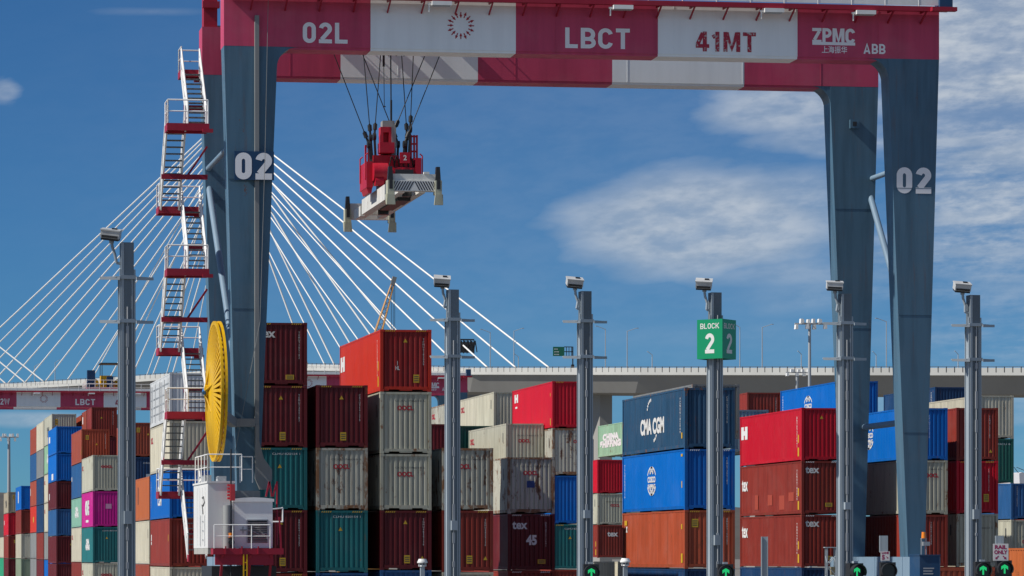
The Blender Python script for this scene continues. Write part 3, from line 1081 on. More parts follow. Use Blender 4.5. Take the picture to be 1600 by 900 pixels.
def rail(mb, pts, h=1.1, post=1.2, r=.033, mid=True, mat=0):
    """hand rail along pts (deck level points)"""
    pts = [Vector(p) for p in pts]
    for a, b in zip(pts[:-1], pts[1:]):
        n = max(1, int(round((b - a).length / post)))
        up = Vector((0, 0, h))
        mb.tube(a + up, b + up, r, 6, mat)
        if mid:
            mb.tube(a + up * .52, b + up * .52, r * .8, 6, mat)
        for i in range(n + 1):
            p = a + (b - a) * i / n
            mb.tube(p, p + up, r, 6, mat)


def floodlight_part(parent, x, z, y):
    b = MB()
    b.box(x - .45, x + .45, y - .34, y + .1, z - .02, z + .16)
    b.tube((x - .55, y - .1, z + .05), (x - .55, y - .1, z - .3), .035)
    b.tube((x - .62, y - .1, z + .05), (x - .4, y - .1, z + .05), .05)
    o = b.build('floodlight', M_white, parent)
    MB().box(x - .4, x + .4, y - .30, y + .06, z - .034, z - .021).build('lamp_glass', M_lamp, o)
    return o


def staircase(parent):
    """zigzag stair tower outside the left legs, as Z levels measured in the photo"""
    st = thing_part('staircase', parent)
    yn, yf = 1.5, 4.25
    lx0, lx1, rx0, rx1 = -2.42, -1.58, -1.46, -.62
    lev = [(25.9, 'f', 'R'), (22.9, 'n', 'L'), (19.6, 'f', 'R'), (16.4, 'n', 'L'), (13.1, 'f', 'R'), (10.0, 'n', 'L'), (6.5, 'f', 'R'), (3.6, 'n', 'L')]
    for i, (z, nf, _) in enumerate(lev):
        mb = MB()
        near = nf == 'n'
        y0, y1 = (.35, yn) if near else (yf, yf + 1.15)
        x0 = -2.52 if i else -1.5
        x1 = -.62 if near else -.45
        if i == 7:
            x0, x1, y0, y1 = -1.5, -1.43, .9, 1.5
        mb.box(x0, x1, y0, y1, z - .03, z)
        for ye in (y0, y1 - .05):
            mb.box(x0, x1, ye, ye + .05, z - .32, z - .031)
        mb.box(x0, x0 + .05, y0 + .051, y1 - .051, z - .32, z - .031)
        # outrigger to the crane leg
        if i < 7:
            mb.box(x1 - .3, x1 + .16, (y0 if near else y1) - .12, (y0 if near else y1) + .12, z - .40, z - .25)
        pl = mb.build('platform', M_red, st)
        h = MB()
        if i == 7:
            continue
        if near:
            rail(h, [(x0 + .04, y1, z), (x0 + .04, y0 + .04, z), (x1 - .05, y0 + .04, z)], 1.05)
        else:
            rail(h, [(x0 + .04, y0, z), (x0 + .04, y1 - .04, z), (x1 - .05, y1 - .04, z)], 1.05)
        h.build('railing', M_white, pl)
    for i in range(7):
        za, zb = lev[i][0], lev[i + 1][0]
        right = i % 2 == 0
        xa, xb = (rx0, rx1) if right else (lx0, lx1)
        ya, yb = (yf, yn) if right else (yn, yf)
        fl = thing_part('flight', st)
        s = MB()
        for x in (xa, xb):
            s.bar((x, ya, za - .12), (x, yb, zb - .12), .07, .24)
            a, b = Vector((x, ya, za + .95)), Vector((x, yb, zb + .95))
            s.tube(a, b, .04, 6)
            s.tube(a - Vector((0, 0, .42)), b - Vector((0, 0, .42)), .03, 6)
            for k in range(5):
                p = a + (b - a) * k / 4
                s.tube(p, p - Vector((0, 0, 1.05)), .036, 6)
        s.build('stringer', M_white, fl)
        t = MB()
        n = 12
        for k in range(1, n):
            q = k / n
            y, z = ya + (yb - ya) * q, za + (zb - za) * q
            t.box(xa + .03, xb - .03, y - .12, y + .12, z - .05, z)
        t.build('tread', M_tread, fl)
        # mid flight support beam back to the leg
        zm = (za + zb) / 2 - .35
        m = MB()
        m.box(xa - .1 if not right else -1.5, -.42, 2.75, 2.9, zm - .22, zm)
        if not right:
            m.bar((-1.3, 2.95, zm), (-.42, 2.95, zm + 1.3), .09, .09)
        m.build('support_beam', M_red, st)
    for x, y in ((-2.52, 5.3), (-2.52, .5)):
        pass
    return st


def thing_part(name, parent):
    o = bpy.data.objects.new(name, None)
    COL.objects.link(o)
    o.empty_display_size = .3
    o.parent = parent
    return o


def reel_part(parent):
    rl = thing_part('cable_reel', parent)
    cx, cy, cz, rad = -.72, -3.0, 10.73, 3.07
    for k, x in enumerate((-.07, .12)):
        mb = MB()
        n = 72
        vs, fs = [], []
        for i in range(n):
            a = 2 * math.pi * i / n
            for rr, xx in ((rad, -.05), (rad, .05), (rad - .16, .05), (rad - .16, -.05)):
                vs.append((cx + x + xx, cy + math.cos(a) * rr, cz + math.sin(a) * rr))
        for i in range(n):
            j = (i + 1) % n
            for q in range(4):
                fs.append((i * 4 + q, j * 4 + q, j * 4 + (q + 1) % 4, i * 4 + (q + 1) % 4))
        mb.add(vs, fs, 0)
        mb.build('rim', M_yellow, rl)
    sp = MB()
    n = 60
    for i in range(n):
        a = 2 * math.pi * i / n + .03
        p = Vector((cx - .09, cy + math.cos(a) * (rad - .1), cz + math.sin(a) * (rad - .1)))
        q = Vector((cx - .34, cy + math.cos(a) * .32, cz + math.sin(a) * .32))
        sp.bar(p, q, .13, .03, (1, 0, 0))
        if i % 3 == 0:
            p2 = p + Vector((.22, 0, 0))
            sp.bar(p2, q + Vector((.50, 0, 0)), .09, .05, (1, 0, 0))
    sp.build('spokes', M_yellow, rl)
    c = MB()                                    # coiled cable between the rims
    n = 60
    vs, fs = [], []
    for i in range(n):
        a = 2 * math.pi * i / n
        for rr, xx in ((2.75, -.03), (2.75, .08), (.9, .08), (.9, -.03)):
            vs.append((cx + xx, cy + math.cos(a) * rr, cz + math.sin(a) * rr))
    for i in range(n):
        j = (i + 1) % n
        for q in range(4):
            fs.append((i * 4 + q, j * 4 + q, j * 4 + (q + 1) % 4, i * 4 + (q + 1) % 4))
    c.add(vs, fs)
    c.build('cable_coil', paint('coil_yellow', (.60, .36, .012), .5, streak=.3, chalk=0), rl)
    h = MB()
    h.tube((cx - .46, cy, cz), (cx + .5, cy, cz), .30, 16)
    for i in range(5):
        a = 2 * math.pi * i / 5 + .4
        h.tube((cx - .5, cy, cz), (cx - .25, cy + math.cos(a) * 1.1, cz + math.sin(a) * 1.1), .05)
    h.build('hub', M_yellow, rl)
    MB().tube((cx - .56, cy - .3, cz - .08), (cx - .48, cy + .3, cz + .08), .08, 14).build('hub_cap', flat('blue_tape', (.03, .16, .45), .4), rl)
    return rl


def trolley_part(parent, xc):
    t = thing_part('trolley', parent)
    z = GZ1 + .65
    f = MB()
    for y in (.2, SP + .2):
        f.box(xc - 3.2, xc + 3.2, y, y + .7, z - .4, z)
    for x in (-3.2, -1.0, .6, 2.6):
        f.box(xc + x, xc + x + .5, .91, SP + .19, z - .45, z - .05)
    f.build('frame', M_redbeam, t)
    g = MB()
    g.box(xc - .9, xc + .8, 2.0, 4.4, z + .05, z + 1.9)
    g.tube((xc + 1.8, 2.2, z + .8), (xc + 1.8, 6.2, z + .8), .6, 18)
    g.tube((xc - 1.8, 2.2, z + .8), (xc - 1.8, 6.2, z + .8), .6, 18)
    g.build('hoist', M_yellow, t)
    for q in ((xc - 3.1, xc - 1.9, .3, 1.4, z + .05, z + 2.6), (xc - .1, xc + .9, .3, 1.2, z + .05, z + 1.7)):
        MB().box(*q).build('cabinet', paint('cabinet_blue', (.015, .05, .13), .4), t)
    a = MB()
    for x in (-.9, 2.0):
        for y in (.3, 4):
            a.box(xc + x, xc + x + .1, y, y + .1, z, z + 3.6)
    a.box(xc - 1.1, xc + 2.3, .2, 4.2, z + 3.6, z + 3.75)
    a.build('awning', M_dark, t)
    r = MB()
    rail(r, [(xc - 3.2, SP, z), (xc - 3.2, .25, z), (xc + 3.2, .25, z), (xc + 3.2, SP, z)], 1.1, 1.4)
    r.build('railing', M_white, t)
    return t


def build_crane(root, full, code, trolley_x):
    gf = girder(root, 0.0, True)
    gr = girder(root, SP, False)
    for y0 in (0.0, SP):
        for r in (False, True):
            leg(root, y0, r)
    # writing on the front girder
    y = -.014
    letter_part(gf, [px_text(code, 473, 543, 36, 67, .035)], M_letpale, y)
    letter_part(gf, [px_text('LBCT', 883, 984, 45, 75, .035)], M_letpale, y)
    letter_part(gf, [px_text('41MT', 1087, 1181, 51, 80, .022)], worn('worn_red_lettering', (.42, .02, .05), .42), y)
    mb = MB()
    b = px_text('ZPMC', 1269, 1336, 45, 67, .04)
    caps(mb, 'ZPMC', (b[1], y, b[2]), b[3], b[4], .21, .06)
    a, b = lp(1269, 70), lp(1336, 66.6)
    mb.box(a.x, b.x, y - .006, y - .0055, a.z, b.z)
    mb.build('lettering', M_letpale, gf, recalc=False)
    mb = MB()
    b = px_text('上海振华', 1284, 1323.5, 72.5, 83, .01)
    letter(mb, b[0], (b[1], y, b[2]), (1, 0, 0), b[3], b[4], .012)
    mb.build('lettering', M_letpale, gf, recalc=False)
    letter_part(gf, [px_text('ABB', 1349, 1383, 69, 84, .03)], M_letpale, y)
    c = lp(720, 40)
    sunburst(gf, c.x, c.z, 23 / 5000 * 143.5, M_letr, y)
    # walkway along the front of the girder
    wz = GZ1 - .22
    wk = MB()
    wk.box(.2, GW + .35, -.86, -.02, wz + .12, wz + .16)
    wk.box(.2, GW + .35, -.93, -.87, wz, wz + .22)
    x = 1.2
    while x < GW:
        wk.bar((x, -.88, wz - .005), (x, -.02, wz - .42), .06, .08)
        wk.box(x - .03, x + .03, -.86, -.02, wz + .02, wz + .119)
        x += 1.55
    wk.box(GW - .75, GW + .42, -1.25, -.94, wz - .02, wz + .16)
    wk.build('walkway', M_red, root)
    h = MB()
    rail(h, [(.25, -.88, wz + .2), (GW + .3, -.88, wz + .2)], 1.1, 1.55)
    h.box(.3, GW - .3, -.90, -.875, wz + .27, wz + .62)
    h.build('railing', M_white, root)
    MB().box(GW - .35, GW + .25, -1.1, -.4, wz + .17, wz + 1.1).build('junction_box', M_navyplate, root)
    for xx in (9.7, 18.0, 25.0, 29.3):
        floodlight_part(root, xx, wz - .2, -.75)
    # top rail, end bumpers
    for y0 in (0.0, SP):
        MB().box(.3, GW - .3, y0 + .55, y0 + .7, GZ1 + .002, GZ1 + .16).build('trolley_rail', M_steel, root)
    e = MB()
    e.box(.1, .75, SP + .2, SP + 1.0, GZ1 + .002, GZ1 + 2.6)
    e.box(.02, .83, SP - .12, SP + .19, GZ1 + .9, GZ1 + 1.2)
    e.tube((.75, SP + .6, GZ1 + 1.9), (1.3, SP + .6, GZ1 + 1.9), .12)
    e.build('end_stop', M_red, root)
    # bracing between front and rear legs
    for r in (False, True):
        s = -1 if r else 1
        ox = GW if r else 0
        for nm, a, b, rad, ze in (('brace', (.30, .9, 21.9), (.30, SP + .2, 21.9), .13, 0), ('brace', (.34, SP + .22, 21.1), (.62, .88, 12.1), .15, 0), ('brace', (.68, .9, 9.8), (.68, SP + .2, 9.8), .15, 0)):
            m = MB()
            m.tube((ox + s * a[0], a[1], a[2]), (ox + s * b[0], b[1], b[2]), rad, 16)
            m.build(nm, M_bluepale, root)
        sb = MB()
        x0, x1 = sorted((ox + s * .55, ox + s * 1.55))
        sb.box(x0, x1, -1.7, SP + 2.8, 2.35, 3.497)
        for yy in (-1.2, .55, 4.5, 8.9):
            sb.box(x0 - .02, x1 + .02, yy, yy + .08, 2.33, 3.50)
        sb.build('sill_beam', M_bluepale, root)
        bg_ = MB()
        for yy in (-1.5, SP - .3):
            bg_.box(x0 + .1, x1 - .1, yy, yy + 2.6, 1.2, 2.33)
            bg_.box(x0 - .1, x1 + .1, yy - .3, yy + 2.9, .62, 1.19)
        b_ = bg_.build('bogie', M_blue, root)
        for yy in (-1.5, -.2, 1.1, SP - .3, SP + 1, SP + 2.3):
            MB().tube((x0 + .2, yy + .1, .33), (x1 - .2, yy + .1, .33), .33, 16).build('wheel', M_dark, b_)
    if not full:
        if trolley_x is not None:
            trolley_part(root, trolley_x)
        return
    # big numbers on the legs
    a, b = lp(366, 281, -.3), lp(428, 237, -.3)
    pl = MB().box(a.x, b.x, -.34, -.28, a.z, b.z).box(a.x + .3, b.x - .3, -.28, .01, a.z + .3, b.z - .3).build('number_plate', M_navyplate, root)
    letter_part(pl, [px_text('02', 367.5, 425, 239, 280, .045, -.344)], M_letpale, -.346)
    t = px_text('02', 1401, 1455, 262, 302, .045, 0)
    letter_part(root, [t], M_letpale, -.004)
    # cable duct on the left leg
    d = MB()
    xa, xb = lp(397.5, 400).x, lp(404, 400).x
    z0, z1 = lp(400, 664).z, lp(400, 25).z
    d.box(xa, xb, -.2, -.004, z0, z1)
    poly = [(398, 664), (404, 664), (404, 690), (411, 716), (424, 734), (424, 750), (416, 765), (405, 765), (398, 748)]
    d.prism([(lp(x, y).x, lp(x, y).z - (.001 if y == 664 else 0)) for x, y in poly][::-1], -.26, -.02)
    d.box(lp(362, 660).x, xa - .002, -.28, -.06, lp(0, 665).z, lp(0, 652.5).z)
    d.bar((lp(364, 660).x, -.17, lp(0, 659).z), (-.35, -2.9, lp(0, 659).z + .2), .3, .4)
    d.bar((-.35, -2.85, lp(0, 659).z), (-.35, -2.95, 10.7), .3, .3)
    d.build('cable_duct', M_grey, root)
    # fine hanging cables
    w_ = MB()
    w_.path([(lp(418, 0).x, -.3, GZ1 + .2), (lp(412, 240).x, -.45, lp(0, 240).z), (lp(404, 500).x, -.5, lp(0, 500).z), (lp(352, 740).x, -1.8, 7.0)], .013, 5)
    w_.build('hanging_cable', M_grey, root)
    staircase(root)
    reel_part(root)
    trolley_part(root, trolley_x)
    # electrical houses, platform and rails at the left foot
    ca = MB()
    ca.box(-1.41, -.28, -6.0, -.45, 3.88, 6.66)
    ca.box(-1.45, -.24, -6.04, -.41, 6.662, 6.74)
    for yy in (-5, -4, -3, -2):
        ca.box(-1.425, -1.409, yy, yy + .03, 4.0, 6.5)
    A = ca.build('electrical_cabinet', M_white, root)
    m = MB()
    m.box(-1.40, -.30, -5.9, -.5, 3.62, 3.878)
    m.build('plinth', paint('plinth_grey', (.4, .4, .37), .7, streak=.3), A)
    g = MB()
    g.path([(-1.432, -4.0, 6.05), (-1.432, -4.5, 6.1), (-1.432, -4.8, 5.85), (-1.432, -4.3, 5.7), (-1.432, -3.9, 5.75), (-1.432, -4.2, 5.55), (-1.432, -4.3, 5.35)], .022, 5)
    g.build('graffiti', M_lettl, A)
    dd_ = MB()
    for yy in (-4.9, -3.4):
        dd_.box(-1.44, -1.426, yy, yy + .05, 3.95, 5.3)
    for zz in (4.2, 4.6, 5.0):
        dd_.box(-1.445, -1.427, -4.3, -4.1, zz, zz + .06)
    dd_.build('door_seam', M_lamp, A)
    cb = MB()
    cb.box(-.30, 1.38, -6.0, -3.0, 3.88, 5.86)
    cb.prism([(-.36, 5.861), (1.44, 5.861), (1.44, 5.98), (1.0, 6.03), (.54, 6.05), (.1, 6.03), (-.36, 5.98)], -6.06, -2.94)
    cb.box(-.315, -.301, -5.2, -3.6, 4.1, 5.6)
    Bc = cb.build('electrical_cabinet', paint('cabinet_white', (.84, .85, .86), .45, streak=.08, chalk=.02), root)
    sv = MB()
    for k_ in range(7):
        sv.box(-.325, -.301, -5.9, -5.35, 4.1 + k_ * .1, 4.15 + k_ * .1)
    sv.build('side_vent', M_lamp, Bc)
    hd_ = MB()
    hd_.box(-.02, .22, -6.05, -6.001, 4.62, 4.68)
    hd_.tube((.1, -6.04, 4.5), (.1, -6.04, 4.8), .02)
    hd_.path([(.22, -6.03, 4.66), (.5, -6.1, 4.6), (.8, -6.12, 4.45), (1.1, -6.1, 4.5), (1.25, -6.05, 4.3)], .018, 6)
    hd_.build('door_handle', M_lamp, Bc)
    lv = MB()
    l0, l1, lz0, lz1 = .30, 1.14, 4.1, 5.05
    lv.box(l0 - .04, l0, -6.06, -6.004, lz0, lz1)
    lv.box(l1, l1 + .04, -6.06, -6.004, lz0, lz1)
    lv.box(l0 - .04, l1 + .04, -6.07, -6.004, lz1 + .001, lz1 + .05)
    k = lz0
    while k < lz1 - .05:
        lv.bar((l0, -6.03, k + .04), (l1, -6.03, k + .04), .06, .012, (0, .6, .8))
        k += .075
    lo = lv.build('louvre', M_lamp, Bc)
    MB().box(l0 + .001, l1 - .001, -6.008, -6.002, lz0, lz1).build('louvre_back', M_dark, lo)
    pf = MB()
    pf.box(-1.30, 1.72, -7.0, -6.1, 3.60, 3.86)
    pf.box(-.2, 1.72, -6.099, -1.8, 3.60, 3.86)
    pf.box(-1.2, 1.3, -6.9, -6.75, 3.15, 3.599)
    pf.box(-.1, .05, -6.7, -.2, 3.15, 3.599)
    pf.box(1.1, 1.25, -6.7, -1.9, 3.15, 3.599)
    for x in (-.9, .3, 1.2):
        pf.bar((x, -6.95, 3.6), (x, -6.3, 2.6), .1, .12)
    for x in (-.8, -.1, .6):
        pf.box(x, x + .06, -7.06, -7.001, 3.62, 3.95)
    pf.bar((1.62, -6.9, 3.86), (1.55, -6.9, 5.2), .07, .07)
    pf.bar((1.2, -5.2, 6.1), (1.35, -5.2, 6.75), .07, .07)
    pf.bar((1.35, -5.2, 6.75), (1.45, -5.2, 6.1), .07, .07)
    pf.bar((1.5, -5.2, 6.1), (1.68, -5.2, 6.75), .07, .07)
    pf.bar((1.68, -5.2, 6.75), (1.68, -5.2, 4.0), .06, .06)
    pf.build('platform', M_red, root)
    h = MB()
    rail(h, [(-1.25, -6.95, 3.86), (1.15, -6.95, 3.86)], 1.0, .8, .022)
    rail(h, [(-1.38, -.9, 6.75), (-1.38, -5.6, 6.75), (.1, -5.6, 6.75)], 1.15, 1.1, .024)
    rail(h, [(.4, -2.6, 6.75), (.95, -2.6, 6.75)], 1.15, .5, .024)
    h.path([(1.39, -6.0, 5.55), (1.82, -6.0, 5.6), (1.82, -6.0, 5.0), (1.39, -6.0, 5.0)], .035)
    h.build('railing', M_white, root)
    u = MB()
    u.box(.1, 1.3, -2.5, -.05, 6.06, 6.4)
    u.box(-.25, .9, -2.6, -.3, 4.0, 5.99)
    u.build('equipment_housing', M_grey, root)
    cw_ = MB()
    for q_, (xx, yy) in enumerate(((-.9, -5.2), (-.6, -3.0), (-1.1, -1.6))):
        cw_.box(xx, xx + .35, yy, yy + .6, 6.741, 6.95 + .08 * q_)
    cw_.build('roof_equipment', M_lamp, A)
    MB().tube((-.58, -6.2, 3.86), (-.58, -6.2, 5.7), .20, 16).build('exhaust_pipe', paint('pipe_grey', (.30, .31, .31), .6, streak=.3), root)
    v = MB()
    v.tube((-.46, -6.35, 2.2), (-.46, -6.35, 8.1), .035)
    v.build('feed_cable', M_dark, root)
    gd = MB()
    for k in range(5):
        gd.box(-.62, -.52, -6.42, -6.28, 5.95 + k * .14, 6.04 + k * .14)
    gd.box(-.5, -.30, -6.5, -6.2, 5.9, 6.6)
    gd.build('cable_guide', flat('guide_red', (.55, .04, .05), .45), root)
    MB().tube((-.52, -6.85, 4.32), (-.52, -6.85, 4.52), .11, 12).build('beacon', [M_orange], root)
    MB().tube((-.50, -6.9, 4.12), (-.50, -6.6, 4.12), .13, 14).box(-.58, -.42, -6.7, -6.6, 3.87, 4.31).build('horn', M_dark, root)
    ld = MB()
    for x in (-.02, .12):
        ld.box(x, x + .05, -7.02, -6.98, .3, 3.6)
    for k in range(9):
        ld.box(.031, .119, -7.015, -6.985, .6 + k * .33, .64 + k * .33)
    ld.build('ladder', M_yellow, root)
    un = MB()
    un.box(-1.2, 1.6, -5.6, -1.75, .9, 3.1)
    un.build('drive_unit', M_dark, root)
    # right foot: control box, beacon, small step
    x0 = lp(1421, 868, -1.7).x
    x1 = lp(1452, 868, -1.7).x
    cbx = MB()
    cbx.box(x0, x1, -3.1, -1.72, 1.0, 3.55)
    cbx.box(x0 - .03, x1 + .03, -3.14, -1.71, 3.552, 3.60)
    C_ = cbx.build('control_box', M_navyplate, root)
    pl = MB()
    for i, wd in enumerate((.5, .42, .46)):
        pl.box((x0 + x1) / 2 - .3, (x0 + x1) / 2 - .3 + wd, -3.106, -3.101, 2.95 - i * .12, 3.01 - i * .12)
    pl.build('notice', M_lamp, C_)
    bx = lp(1440, 845, -2).x
    bc = MB()
    bc.box(bx - .16, bx - .12, -2.4, -2.36, 3.6, 4.3)
    bc.box(bx + .06, bx + .10, -2.4, -2.36, 3.6, 4.3)
    bc.box(bx - .10, bx + .22, -2.5, -2.3, 4.0, 4.18)
    bc.box(bx - .16, bx + .1, -2.42, -2.34, 4.3, 4.34)
    bp = bc.build('beacon_stand', M_lamp, root)
    MB().tube((bx - .03, -2.38, 4.341), (bx - .03, -2.38, 4.62), .11, 12, r2=.09).build('beacon', M_orange, bp)
    hb = MB()
    hb.box(lp(1327, 171, SP).x, lp(1341, 171, SP).x, SP - .16, SP - .002, lp(0, 178.5, SP).z, lp(0, 164.5, SP).z)
    J = hb.build('junction_box', M_blue, root)
    MB().box(lp(1331, 171, SP).x, lp(1337, 171, SP).x, SP - .172, SP - .161, lp(0, 175, SP).z, lp(0, 168, SP).z).build('box_window', M_dark, J)


G_CR = 'striped gantry cranes over the container blocks'
CS = .945                                      # near crane scaled down about the camera point so its shadows miss the stacks
c1 = thing('gantry_crane', 'nearest blue legged gantry crane numbered 02 with red and white girders and yellow reel', 'crane', (CX * CS, CY * CS, EYE * (1 - CS)), 0, G_CR)
c1.scale = (CS, CS, CS)
build_crane(c1, True, '02L', 8.4)
for xr in (1.05, GW - 1.05):
    MB().box(xr - .09, xr + .09, -16, SP + 60, -.10, 0).box(xr - .5, xr + .5, -16, SP + 60, -.204, -.101).build('added_crane_rail', M_steel, c1)  # rail and plinth added to fill the gap under the lifted wheels
p = at(-42.7, PY, 484)
c2 = thing('gantry_crane', 'distant striped gantry crane at the left edge, its girder ending in 2W', 'crane', (p.x, p.y, 0), 0, G_CR)
build_crane(c2, False, '02W', 20.5)
p = at(361, PY, 440.6)
c3 = thing('gantry_crane', 'distant striped gantry crane behind the bright red container, showing its ABB end', 'crane', (p.x, p.y, 0), 0, G_CR)
build_crane(c3, False, '03L', 20.5)

# ------------------------------------------------------------------ spreader hanging from the near crane
yc = 147.2
sp_c = atY(646, 300, 141.2)
sx = sp_c.x
sz = EYE + 570 / FOC * 143.2 + .0              # underside of the end beam
spr = thing('container_spreader', 'white container spreader under a red headblock hanging on ropes from the near crane', 'spreader', (sx * CS, yc * CS, EYE + (sz - EYE) * CS))
spr.scale = (CS, CS, CS)  # spreader scaled about the camera point along with the near crane
hl = 6.05                                      # half length
M_spw = paint('spreader_white', (.70, .69, .65), .5, streak=.2, rust=.14)
f = MB()
for x in (-.62, .32):
    f.box(x, x + .30, -hl + .5, hl - .5, .02, .52)
f.box(-.66, .66, -2.6, 2.6, .521, .60)
for y in (-4.0, -1.6, 1.5, 4.0):
    f.box(-.319, .319, y, y + .3, .05, .42)
f.box(-.80, -.63, -4.2, 3.4, -.02, .68)
f.box(-.84, -.62, 3.6, 5.5, -.06, .42)
f.build('main_frame', M_spw, spr)
u = MB()
u.box(-.30, .30, -3.6, -1.7, -.12, .04)
u.box(-.31, .31, -1.2, 1.2, -.05, .3)
u.tube((-.05, -4.6, -.05), (-.05, -4.6, .3), .22, 12)
u.tube((.1, 2.6, -.1), (.1, 2.6, .4), .26, 12)
u.build('hydraulic_unit', M_dark, spr)
for s in (-1, 1):
    e = MB()
    e.box(-1.02, 1.02, s * hl - .16, s * hl + .16, .02, .50)
    e.box(-.95, 1.0, s * hl - .06, s * hl + .14, .501, .80)
    e.box(.45, .7, s * hl - .1, s * hl + .1, .801, .9)
    E_ = e.build('end_beam', M_spw, spr)
    if s < 0:
        c = MB()
        yv = s * hl - .168
        c.box(-.98, .98, yv, s * hl - .161, .04, .48)
        st = c.build('chevron_panel', M_letw, E_)
        k = MB()
        n = 8
        for i in range(n):
            for sg in (-1, 1):
                x0 = sg * (.0 + i * .12)
                if abs(x0) > .93:
                    continue
                dx = sg * .22
                pts = [(x0, .46), (x0 + sg * .06, .46), (x0 + sg * .06 + dx, .06), (x0 + dx, .06)]
                pts = [(max(-.97, min(.97, a)), b) for a, b in pts]
                k.add([(a, yv - .004, b) for a, b in pts], [(0, 1, 2, 3)])
        k.build('chevron_stripes', flat('stripe_black', (.03, .035, .05), .6), E_, recalc=False)
    for xs in (-1, 1):
        h = MB()
        x = xs * 1.08
        h.box(x - .15, x + .15, s * hl - .30, s * hl + .2, -.12, .50)
        h.prism([(x - .15, -.12), (x + .15, -.12), (x + .20 * 1, -.60), (x - .20, -.60)], s * hl - .34, s * hl - .22)
        h.prism([(s * hl + .1, -.12), (s * hl - .3, -.12), (s * hl - .34, -.58), (s * hl - .12, -.58)], x + xs * .12, x + xs * .20, axis='x')
        F_ = h.build('flipper', paint('flipper_cream', (.50, .50, .38), .55, streak=.3, rust=.3), spr)
        q = MB()
        q.prism([(x - .12, .501), (x + .12, .501), (x + .08, 1.12), (x - .08, 1.12)], s * hl - .2, s * hl + .06)
        q.box(x - .08, x + .08, s * hl - .31, s * hl - .301, .1, .5)
        q.build('actuator', M_dark, F_)
# headblock
hz = 1.02
M_hb = paint('headblock_red', (.52, .012, .035), .42, streak=.25, rust=.08)
hb = MB()
hb.box(-.99, .99, -.7, .7, hz, hz + .75)
hb.box(-1.3, -1.0, -1.0, .9, hz - .25, hz + .95)
hb.box(1.0, 1.28, -1.0, .9, hz - .05, hz + 1.15)
hb.box(-.6, .6, -.5, .5, .61, hz - .002)
hb.prism([(-1.29, hz - .251), (-1.01, hz - .251), (-1.05, hz - .5), (-1.2, hz - .5)], -.9, .6)
hb.tube((-1.02, -1.12, hz + .45), (-.35, -1.12, hz + .45), .42, 20)
hb.tube((-.95, -1.25, hz + .02), (-.55, -1.25, hz + .02), .24, 16)
hb.prism([(-.30, hz + .05), (.98, hz + .05), (.98, hz + .7), (.2, hz + .72), (-.3, hz + .45)], -.95, -.705)
hb.box(-.9, .3, -.6, .6, hz + .751, hz + 1.3)
hb.box(.31, .95, -.8, .5, hz + .751, hz + 1.15)
hb.box(-.66, .02, -.95, -.3, hz + 1.38, hz + 1.86)
hb.box(.28, .74, -1.0, -.81, hz + .9, hz + 1.40)
for x in (-1.22, -1.08):
    hb.box(x - .04, x + .04, -.3, -.2, hz + .951, hz + 1.8)
for x in (.92, 1.07, 1.2):
    hb.box(x - .04, x + .04, -.3, -.2, hz + 1.151, hz + 2.3)
for zz in (1.5, 1.85, 2.2):
    hb.box(.961, 1.03, -.29, -.21, hz + zz, hz + zz + .08)
    hb.box(1.111, 1.159, -.29, -.21, hz + zz, hz + zz + .08)
for x in (-.8, -.35, .45, .8):
    hb.box(x - .05, x + .05, -.985, -.951, hz + .1, hz + .68)
HB = hb.build('headblock', M_hb, spr)
b = MB()
b.box(-.52, -.40, -.35, .25, hz + 1.301, hz + 2.65)
b.box(-.14, -.02, -.35, .25, hz + 1.301, hz + 2.65)
b.box(-.399, -.141, -.35, .25, hz + 2.4, hz + 2.65)
b.box(-.399, -.141, .0, .25, hz + 1.301, hz + 2.399)
b.build('cable_basket', M_hb, HB)
MB().box(-.42, .14, -.30, .30, hz + 2.651, hz + 2.95).box(-.019, .20, -.36, .26, hz + 1.301, hz + 2.649).build('basket_lining', paint('lining_grey', (.3, .3, .3), .6), HB)
dk = MB()
dk.box(.05, .9, -1.02, -.955, hz + .28, hz + .60)
dk.build('motor', M_dark, HB)
hs_ = MB()
for k in range(5):
    x = -.2 + k * .22
    hs_.path([(x, -.85, hz + .8), (x + .08, -.95, hz + 1.2), (x + .2, -.9, hz + 1.0), (x + .25, -.8, hz + .7)], .03, 6)
hs_.build('hydraulic_hose', M_black, HB)
for x in (-1.34, 1.34):
    for y in (-.9, .6):
        MB().path([(x, y, hz + .1), (x, y, hz + 1.25), (x * .91, y, hz + 1.35)], .03, 6).build('guard_rail', M_hb, HB)
g = MB()
letter(g, '2', (.51, -1.004, hz + 1.15), (1, 0, 0), .24, None, .03)
g.build('lettering', M_letw, HB, recalc=False)
